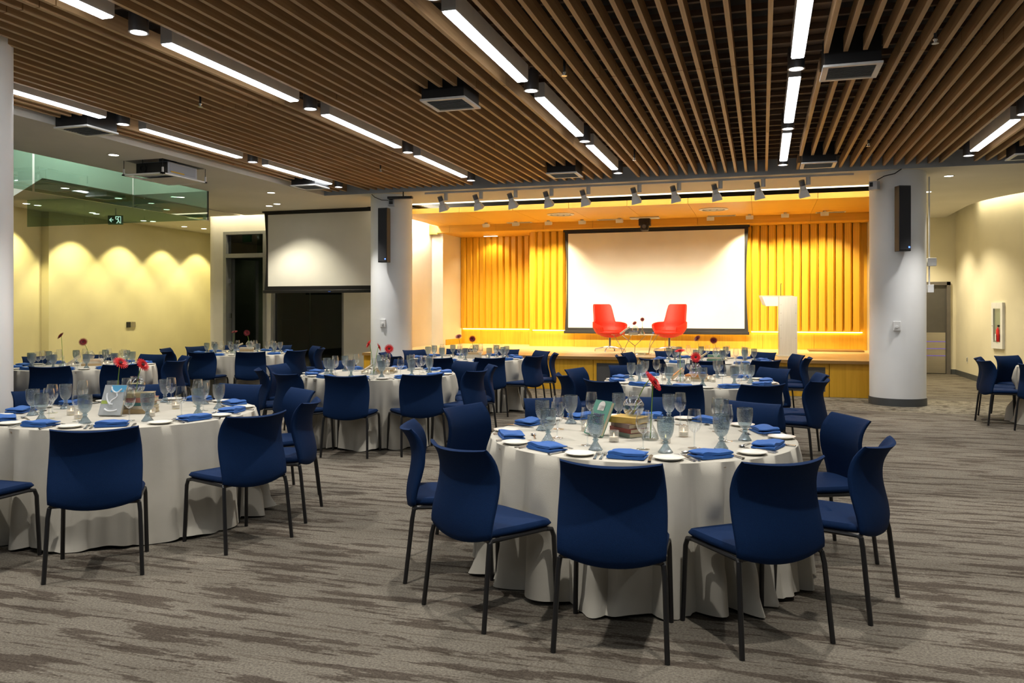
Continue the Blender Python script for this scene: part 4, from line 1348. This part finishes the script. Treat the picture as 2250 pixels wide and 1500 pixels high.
# centrepieces -----------------------------------------------------------
def view(tx, ty):
    """right and away unit vectors as seen from the camera"""
    d_ = Vector((tx, ty)).normalized()
    return Vector((d_.y, -d_.x)), d_
CORD = ['bottom', 'second from bottom', 'third from bottom', 'fourth from bottom', 'top']
def centrepiece(key, words, tx, ty, stack, lean, vase_r, vase_f, flowers, votives, dark):
    R_, A_ = view(tx, ty)
    def at(r, a, z=ZC):
        return (tx + R_.x * r + A_.x * a, ty + R_.y * r + A_.y * a, z)
    base = math.atan2(R_.y, R_.x)
    z = ZC + .0005
    n = len(stack['books'])
    for i, (w_, d_, th, col, rz) in enumerate(stack['books']):
        nm = 'top' if i == n - 1 else CORD[i]
        if n == 1:
            nm = 'only'
        book(f'{nm} book of the stack on the {words}', at(*stack['at'], z), base + math.radians(rz), w_, d_, th, col, None, 'stacked books')
        z += th + .0005
    for (r, a, zz, rz, tilt, w_, d_, th, col, nm) in lean:
        q = Matrix.Rotation(base + math.radians(rz), 4, 'Z') @ Matrix.Rotation(math.radians(tilt), 4, 'Y')
        book(f'{nm} on the {words}', at(r, a, ZC + zz), 0, w_, d_, th, col, q.to_euler())
    if vase_r:
        P_['bowl'].put(f'round clear glass vase on the books of the {words}' if vase_r[2] else f'round clear glass vase on the {words}', at(vase_r[0], vase_r[1], z if vase_r[2] else ZC), 0, 'round vases')
    if vase_f:
        P_['flask'].put(f'clear glass bud vase on the {words}', at(*vase_f), 0, 'bud vases')
    for i, (src, tip, face, nm) in enumerate(flowers):
        if src == 'r':
            b = Vector(at(vase_r[0], vase_r[1], (z if vase_r[2] else ZC) + .008))
        else:
            b = Vector(at(vase_f[0], vase_f[1], ZC + .008))
        tp_ = Vector(at(tip[0], tip[1], ZC + tip[2]))
        fv = Vector((R_.x * face[0] + A_.x * face[1], R_.y * face[0] + A_.y * face[1], face[2]))
        gerbera(f'red gerbera {nm} on the {words}', b, tp_, fv, dark)
    for i, (r, a) in enumerate(votives):
        pos = 'front' if a < -.05 else ('rear' if a > .12 else 'middle')
        sd = 'left' if r < 0 else 'right'
        P_['votive'].put(f'glass votive candle at {pos} {sd} of the centrepiece on the {words}', at(r, a), 0, 'votive candles')
    return z

TAN, CRM, GRN, RED_, TEAL, ORG, GRY = (.45, .32, .16), (.55, .48, .36), (.10, .24, .16), (.28, .03, .03), (.06, .20, .20), (.55, .22, .06), (.35, .37, .37)
W = {k: (c_, w_) for k, c_, w_, s_ in TABLES}
def cp(key, **kw):
    (tx, ty), words = W[key]
    return centrepiece(key, words, tx, ty, **kw)
cp('A', stack=dict(at=(-.065, -.04), books=[(.15, .20, .026, (.16, .19, .15), 38), (.145, .20, .026, (.26, .05, .04), 40), (.14, .19, .028, (.20, .13, .11), 36), (.15, .20, .036, (.62, .40, .09), 62)]),
   lean=[(-.235, -.075, .1015, 42, -64, .22, .155, .026, (.10, .30, .22), 'green book leaning on the stack')],
   vase_r=(-.04, .0, True), vase_f=(.06, -.19),
   flowers=[('r', (.065, -.02, .345), (.7, -.2, .5), 'drooping from the round vase'), ('f', (.085, -.17, .335), (.75, -.3, .55), 'standing in the bud vase')],
   votives=[(-.150, -.30), (.145, -.30), (.26, -.04), (-.34, .10)], dark=False)
cp('B', stack=dict(at=(.075, -.08), books=[(.17, .23, .032, TAN, 70), (.16, .22, .024, CRM, 58), (.16, .21, .024, TEAL, 72), (.165, .22, .034, (.42, .16, .12), 64), (.15, .20, .034, (.40, .33, .18), 78)]),
   lean=[(-.095, -.20, .1065, 62, -64, .23, .165, .022, GRY, 'glossy blue and grey book leaning on the stack')],
   vase_r=(.05, -.06, True), vase_f=(-.085, .02),
   flowers=[('f', (-.055, -.02, .37), (.35, -.5, .6), 'in the bud vase'), ('r', (.095, -.08, .355), (.55, -.5, .5), 'in the round vase')],
   votives=[(.145, -.36), (.33, .05), (-.38, -.03), (-.32, -.28)], dark=False)
cp('C', stack=dict(at=(.06, .03), books=[(.17, .25, .025, CRM, 80), (.17, .24, .025, TAN, 86), (.16, .24, .022, CRM, 76)]),
   lean=[(-.135, .05, .055, 6, -32, .17, .12, .018, (.5, .42, .3), 'pale book propped on the stack')],
   vase_r=(.07, .05, True), vase_f=(-.06, -.17),
   flowers=[('f', (-.12, -.05, .36), (-.8, -.2, .4), 'bent to the left'), ('f', (.0, -.05, .32), (.7, -.1, .3), 'bent to the right'), ('r', (.12, -.02, .30), (.05, -1, .12), 'open towards the camera')],
   votives=[(-.15, -.13), (.10, -.16), (.20, .12)], dark=False)
cp('D', stack=dict(at=(.07, .05), books=[(.17, .24, .024, CRM, 82), (.16, .23, .024, TAN, 88), (.16, .22, .022, ORG, 78)]),
   lean=[(-.125, .05, .064, 4, -40, .17, .12, .03, ORG, 'orange-tan book propped on the stack')],
   vase_r=(.06, .05, True), vase_f=(-.10, -.17),
   flowers=[('f', (-.105, -.10, .33), (-.1, -.2, 1), 'facing upwards'), ('r', (.06, -.03, .26), (.0, -1, .12), 'open towards the camera')],
   votives=[(-.02, -.22), (.19, .02), (.24, -.06), (-.28, .02)], dark=False)
cp('E', stack=dict(at=(.07, .05), books=[(.17, .24, .03, GRN, 82), (.16, .23, .03, CRM, 88), (.16, .23, .028, GRN, 84)]),
   lean=[(-.125, .05, .058, 4, -35, .17, .12, .02, (.5, .42, .25), 'pale book propped on the stack')],
   vase_r=(.09, .05, True), vase_f=(-.17, -.12),
   flowers=[('f', (-.20, -.05, .34), (-.5, -.5, .5), 'bent to the left'), ('r', (.04, -.02, .31), (.0, -1, .15), 'open towards the camera')],
   votives=[(-.2, .1), (.22, .05)], dark=True)
cp('F', stack=dict(at=(.10, .05), books=[(.17, .25, .03, CRM, 84), (.16, .24, .03, CRM, 88), (.16, .24, .03, TAN, 84)]),
   lean=[], vase_r=(.09, .05, True), vase_f=(-.10, .0),
   flowers=[('f', (-.14, -.05, .35), (-.2, -.6, .8), 'rising from the bud vase'), ('r', (.08, -.02, .31), (.05, -1, .12), 'open towards the camera')],
   votives=[(.32, .02), (-.25, .02)], dark=True)
cp('G', stack=dict(at=(.05, .05), books=[(.18, .25, .035, CRM, 84), (.17, .24, .035, TAN, 88), (.17, .24, .03, CRM, 80)]),
   lean=[(-.07, .05, .138, 4, -25, .13, .12, .02, CRM, 'pale book tilted on the stack')],
   vase_r=(.10, .06, True), vase_f=(-.19, .06),
   flowers=[('f', (-.16, .05, .38), (-.2, -.3, .9), 'facing upwards'), ('r', (.05, .0, .36), (.0, -1, .2), 'open towards the camera')],
   votives=[(-.28, -.02), (.26, .02), (-.1, -.12)], dark=True)
cp('H', stack=dict(at=(.12, .05), books=[(.20, .27, .03, TAN, 84), (.19, .26, .03, CRM, 88), (.18, .25, .028, (.6, .45, .3), 80)]),
   lean=[(-.11, .05, .070, 4, -38, .2, .13, .025, CRM, 'pale book propped on the stack')],
   vase_r=(.08, .04, True), vase_f=(-.24, -.12),
   flowers=[('f', (-.27, -.06, .42), (-.6, -.2, .5), 'bent to the left'), ('r', (.0, .0, .33), (-.2, -1, .3), 'open towards the camera')],
   votives=[(-.12, -.1), (.30, .02), (.25, -.12)], dark=True)

# ------------------------------------------------------------------ things on the stage
def swivel_chair(label, x, y, rz):
    t = thing('swivel_armchair', label, 'armchair', (x, y, SZ), rz, 'red armchairs on stage')
    # shell: bucket with arms and a tall narrow back; chair faces -y
    def shell(off):
        def fn(a, b):
            th = (a * 2 - 1) * math.radians(128)          # 0 = back, +-128 = arm fronts
            k = abs(th)
            top = .30                                     # arm height above the seat base
            kb = math.radians(37)
            if k < kb:
                top = .66 - .035 * max(0, (k - math.radians(29)) / math.radians(8)) ** 3
            elif k < math.radians(46):
                q = (k - kb) / math.radians(9)
                q = q * q * (3 - 2 * q)
                top = .625 + (.28 - .625) * q
            else:
                top = .28 - .10 * ((k - math.radians(46)) / math.radians(82)) ** 2
            z = top * b
            rx_, ry_ = .335, .31
            taper = .62 + .38 * min(1, b * top / .16) ** .6
            hi = max(0, z - .28) / .38
            r_ = taper * (1 - .02 * hi)
            x_ = math.sin(th) * rx_ * r_
            y_ = math.cos(th) * ry_ * r_ + .10 * hi
            if k < math.radians(62) and hi > 0:
                y_ = y_ * (1 - .0) 
            n = Vector((math.sin(th), math.cos(th), 0))
            return (x_ + n.x * off, y_ + n.y * off, .36 + z)
        return fn
    m = MB()
    NU, NV = 96, 14
    m.grid(shell(.0), NU, NV)
    n0 = len(m.v)
    m.grid(shell(.04), NU, NV)
    W_ = NU + 1
    ring = [i for i in range(W_)] + [j_ * W_ + NU for j_ in range(1, NV + 1)] + [NV * W_ + i for i in range(NU - 1, -1, -1)] + [j_ * W_ for j_ in range(NV - 1, 0, -1)]
    for k in range(len(ring)):
        a, b = ring[k], ring[(k + 1) % len(ring)]
        m.f.append((a, b, b + n0, a + n0))
    m.build('shell', 'orange', t, smooth=True, angle=70)
    s = MB().lathe([(.001, .30), (.10, .305), (.20, .335), (.25, .37), (.30, .40), (.30, .43), (.27, .455), (.001, .46)], 32)
    s.v = [(p[0] * 1.02, p[1] * 1.0 - .03, p[2]) for p in s.v]
    s.build('seat_cushion', 'orange', t, smooth=True, angle=60)
    MB().tube([(0, 0, .30), (0, 0, .07)], .028, 16).build('pedestal', 'chrome', t, smooth=True)
    for k in range(4):
        a = PI / 4 + k * PI / 2
        MB().tube([(0, 0, .10), (.10 * math.cos(a), .10 * math.sin(a), .095), (.33 * math.cos(a), .33 * math.sin(a), .05), (.335 * math.cos(a), .335 * math.sin(a), .0)], [.022, .022, .014, .014], 8).build('foot', 'chrome', t, smooth=True)
    MB().tube([(.0, .318, .66), (.0, .365, .84), (0, .395, 1.0)], .003, 6).build('seam', 'orange', t)
    return t
swivel_chair('red high-backed swivel armchair left of the glass side table', -3.13, 17.3, math.radians(38))
swivel_chair('red high-backed swivel armchair right of the glass side table', -1.90, 17.55, math.radians(-22))

gx, gy = -2.44, 16.42
t = thing('side_table', 'glass side table with chrome wire base between the red armchairs', 'table', (gx, gy, SZ))
MB().prism([(-.48, -.12), (-.40, -.22), (.40, -.22), (.48, -.10), (.34, .24), (-.34, .24)], lambda p: (p[0], p[1], .388), lambda p: (p[0], p[1], .40)).build('glass_top', 'glasstop', t)
for p in ([(-.26, -.1, .02), (-.30, -.05, .16), (-.44, -.1, .388)], [(-.26, -.1, .02), (-.2, .1, .2), (-.12, .2, .388)],
          [(0, -.2, .02), (0, -.14, .17), (-.25, -.18, .388)], [(0, -.2, .02), (0, -.14, .17), (.22, -.18, .388)],
          [(.26, -.05, .02), (.30, -.02, .18), (.44, -.08, .388)], [(.26, -.05, .02), (.26, .1, .2), (.3, .2, .388)]):
    MB().tube(p, .007, 6).build('wire_leg', 'chrome', t, smooth=True)
ringp = [(.28 * math.cos(2 * PI * k / 32), .22 * math.sin(2 * PI * k / 32), .01) for k in range(33)]
MB().tube(ringp, .009, 6).build('base_ring', 'chrome', t, smooth=True)
tz = SZ + .40
book('lower dark book on the glass side table', (gx - .06, gy + .02, tz + .0005), .2, .19, .14, .028, (.02, .03, .06))
book('upper blue book on the glass side table', (gx - .05, gy + .02, tz + .029), .05, .18, .13, .022, (.03, .06, .35))
book('white book leaning on the glass side table', (gx - .21, gy - .04, tz + .072), 0, .24, .17, .026, (.7, .72, .75), (0, math.radians(-36), math.radians(12)))
P_['bowl'].put('round vase on the books of the glass side table', (gx - .02, gy + .03, tz + .052), 0, 'round vases')
P_['flask'].put('bud vase on the glass side table', (gx + .13, gy - .02, tz), 0, 'bud vases')
gerbera('red gerbera in the round vase on the glass side table', (gx - .02, gy + .03, tz + .06), (gx - .03, gy + .01, tz + .225), (-.3, -.7, .6), True, .05)
gerbera('red gerbera in the bud vase on the glass side table', (gx + .13, gy - .02, tz + .01), (gx + .13, gy - .03, tz + .30), (0, -1, .3), True, .045)

# lectern
t = thing('lectern', 'white slab lectern with an angled reading shelf on the stage', 'lectern', (.46, 16.62, SZ), math.radians(13))
fs_ = MB().bbox(-.17, .17, -.05, .05, 0, 1.15, .004).build('front_slab', 'lectern', t)
MB().prism([(-.47, 1.148), (.17, 1.148), (.19, .97), (-.40, .965)], lambda p: (p[0], .05 + (1.15 - p[1]) * -.0, p[1]), lambda p: (p[0], .36, p[1] + .03)).build('reading_shelf', 'lectern', t)
MB().bbox(-.22, .22, -.08, .36, 0, .02, .005).build('foot_plate', 'lectern', t)
for a in (-.14, .14):
    for zz in (.35, .60, .83, .99):
        MB().lathe([(.006, 0), (.004, .004), (.001, .004)], 8).build('screw', 'steel', fs_, loc=(a, -.05, zz), rot=(PI / 2, 0, 0))
MB().tube([(-.08, .2, 1.17), (-.08, .2, 1.38), (-.085, .16, 1.41)], .006, 6).build('microphone', 'black', t)

# small things: book cover print, blue tape is left off
def text_mesh(s_, size):
    cu = bpy.data.curves.new('lettering', 'FONT')
    cu.body, cu.size, cu.extrude = s_, size, .0006
    cu.align_x = 'CENTER'
    tmp = bpy.data.objects.new('lettering', cu)
    COL.objects.link(tmp)
    bpy.context.view_layer.update()
    me = bpy.data.meshes.new_from_object(tmp.evaluated_get(bpy.context.evaluated_depsgraph_get()))
    bpy.data.objects.remove(tmp)
    return me
MT['purple'] = mat('purple_ink', (.16, .03, .20), rough=.5)
MT['figure'] = mat('figure_ink', (.75, .72, .66), rough=.4)
MT['skyblue'] = mat('sky_ink', (.10, .38, .62), rough=.25)
MT['lime'] = mat('lime_ink', (.30, .38, .05), rough=.4)
MT['gloss'] = mat('gloss_white', (.80, .82, .84), rough=.15)
for o in list(scene.objects):
    if o.get('label', '').startswith('green book leaning'):
        th = .028
        for k, (s_, xx) in enumerate((('MART', .000), ('ANDR', -.034))):
            me = text_mesh(s_, .036)
            me.materials.clear()
            me.materials.append(MT['purple'])
            link('lettering', me, o, (xx, -.005, th + .0006), (0, 0, -PI / 2))
        MB().lathe([(.030, th), (.030, th + .0008), (.001, th + .0008)], 24, (.075, .0, 0)).box(.045, .075, -.03, .03, th, th + .0008).build('cover_picture', 'figure', o)
        MB().box(-.105, -.045, -.065, .065, th, th + .0006).build('cover_band', 'figure', o)
    if o.get('label', '').startswith('glossy blue and grey book'):
        th = .022
        MB().box(.06, .112, -.080, .03, th, th + .0006).build('cover_sky', 'skyblue', o)
        MB().box(-.03, -.005, .03, .080, th, th + .0007).build('cover_field', 'lime', o)
        for pts in ([(.10, .03), (.07, .02), (.05, -.02), (.085, -.05)], [(.05, -.02), (.02, -.03), (.0, .005), (-.03, .02), (-.035, -.01)], [(.05, .05), (.02, .05), (-.02, .03), (-.035, .01)], [(-.07, .045), (-.085, .02), (-.085, -.02), (-.075, -.05)]):
            for _ in range(3):                 # soften the corners of the stroke
                nw = [pts[0]]
                for (a, b), (c0, d0) in zip(pts[:-1], pts[1:]):
                    nw += [(a * .75 + c0 * .25, b * .75 + d0 * .25), (a * .25 + c0 * .75, b * .25 + d0 * .75)]
                pts = nw + [pts[-1]]
            MB().tube([(a, b, th + .001) for a, b in pts], .006, 6).build('cover_figure', 'gloss', o, smooth=True)
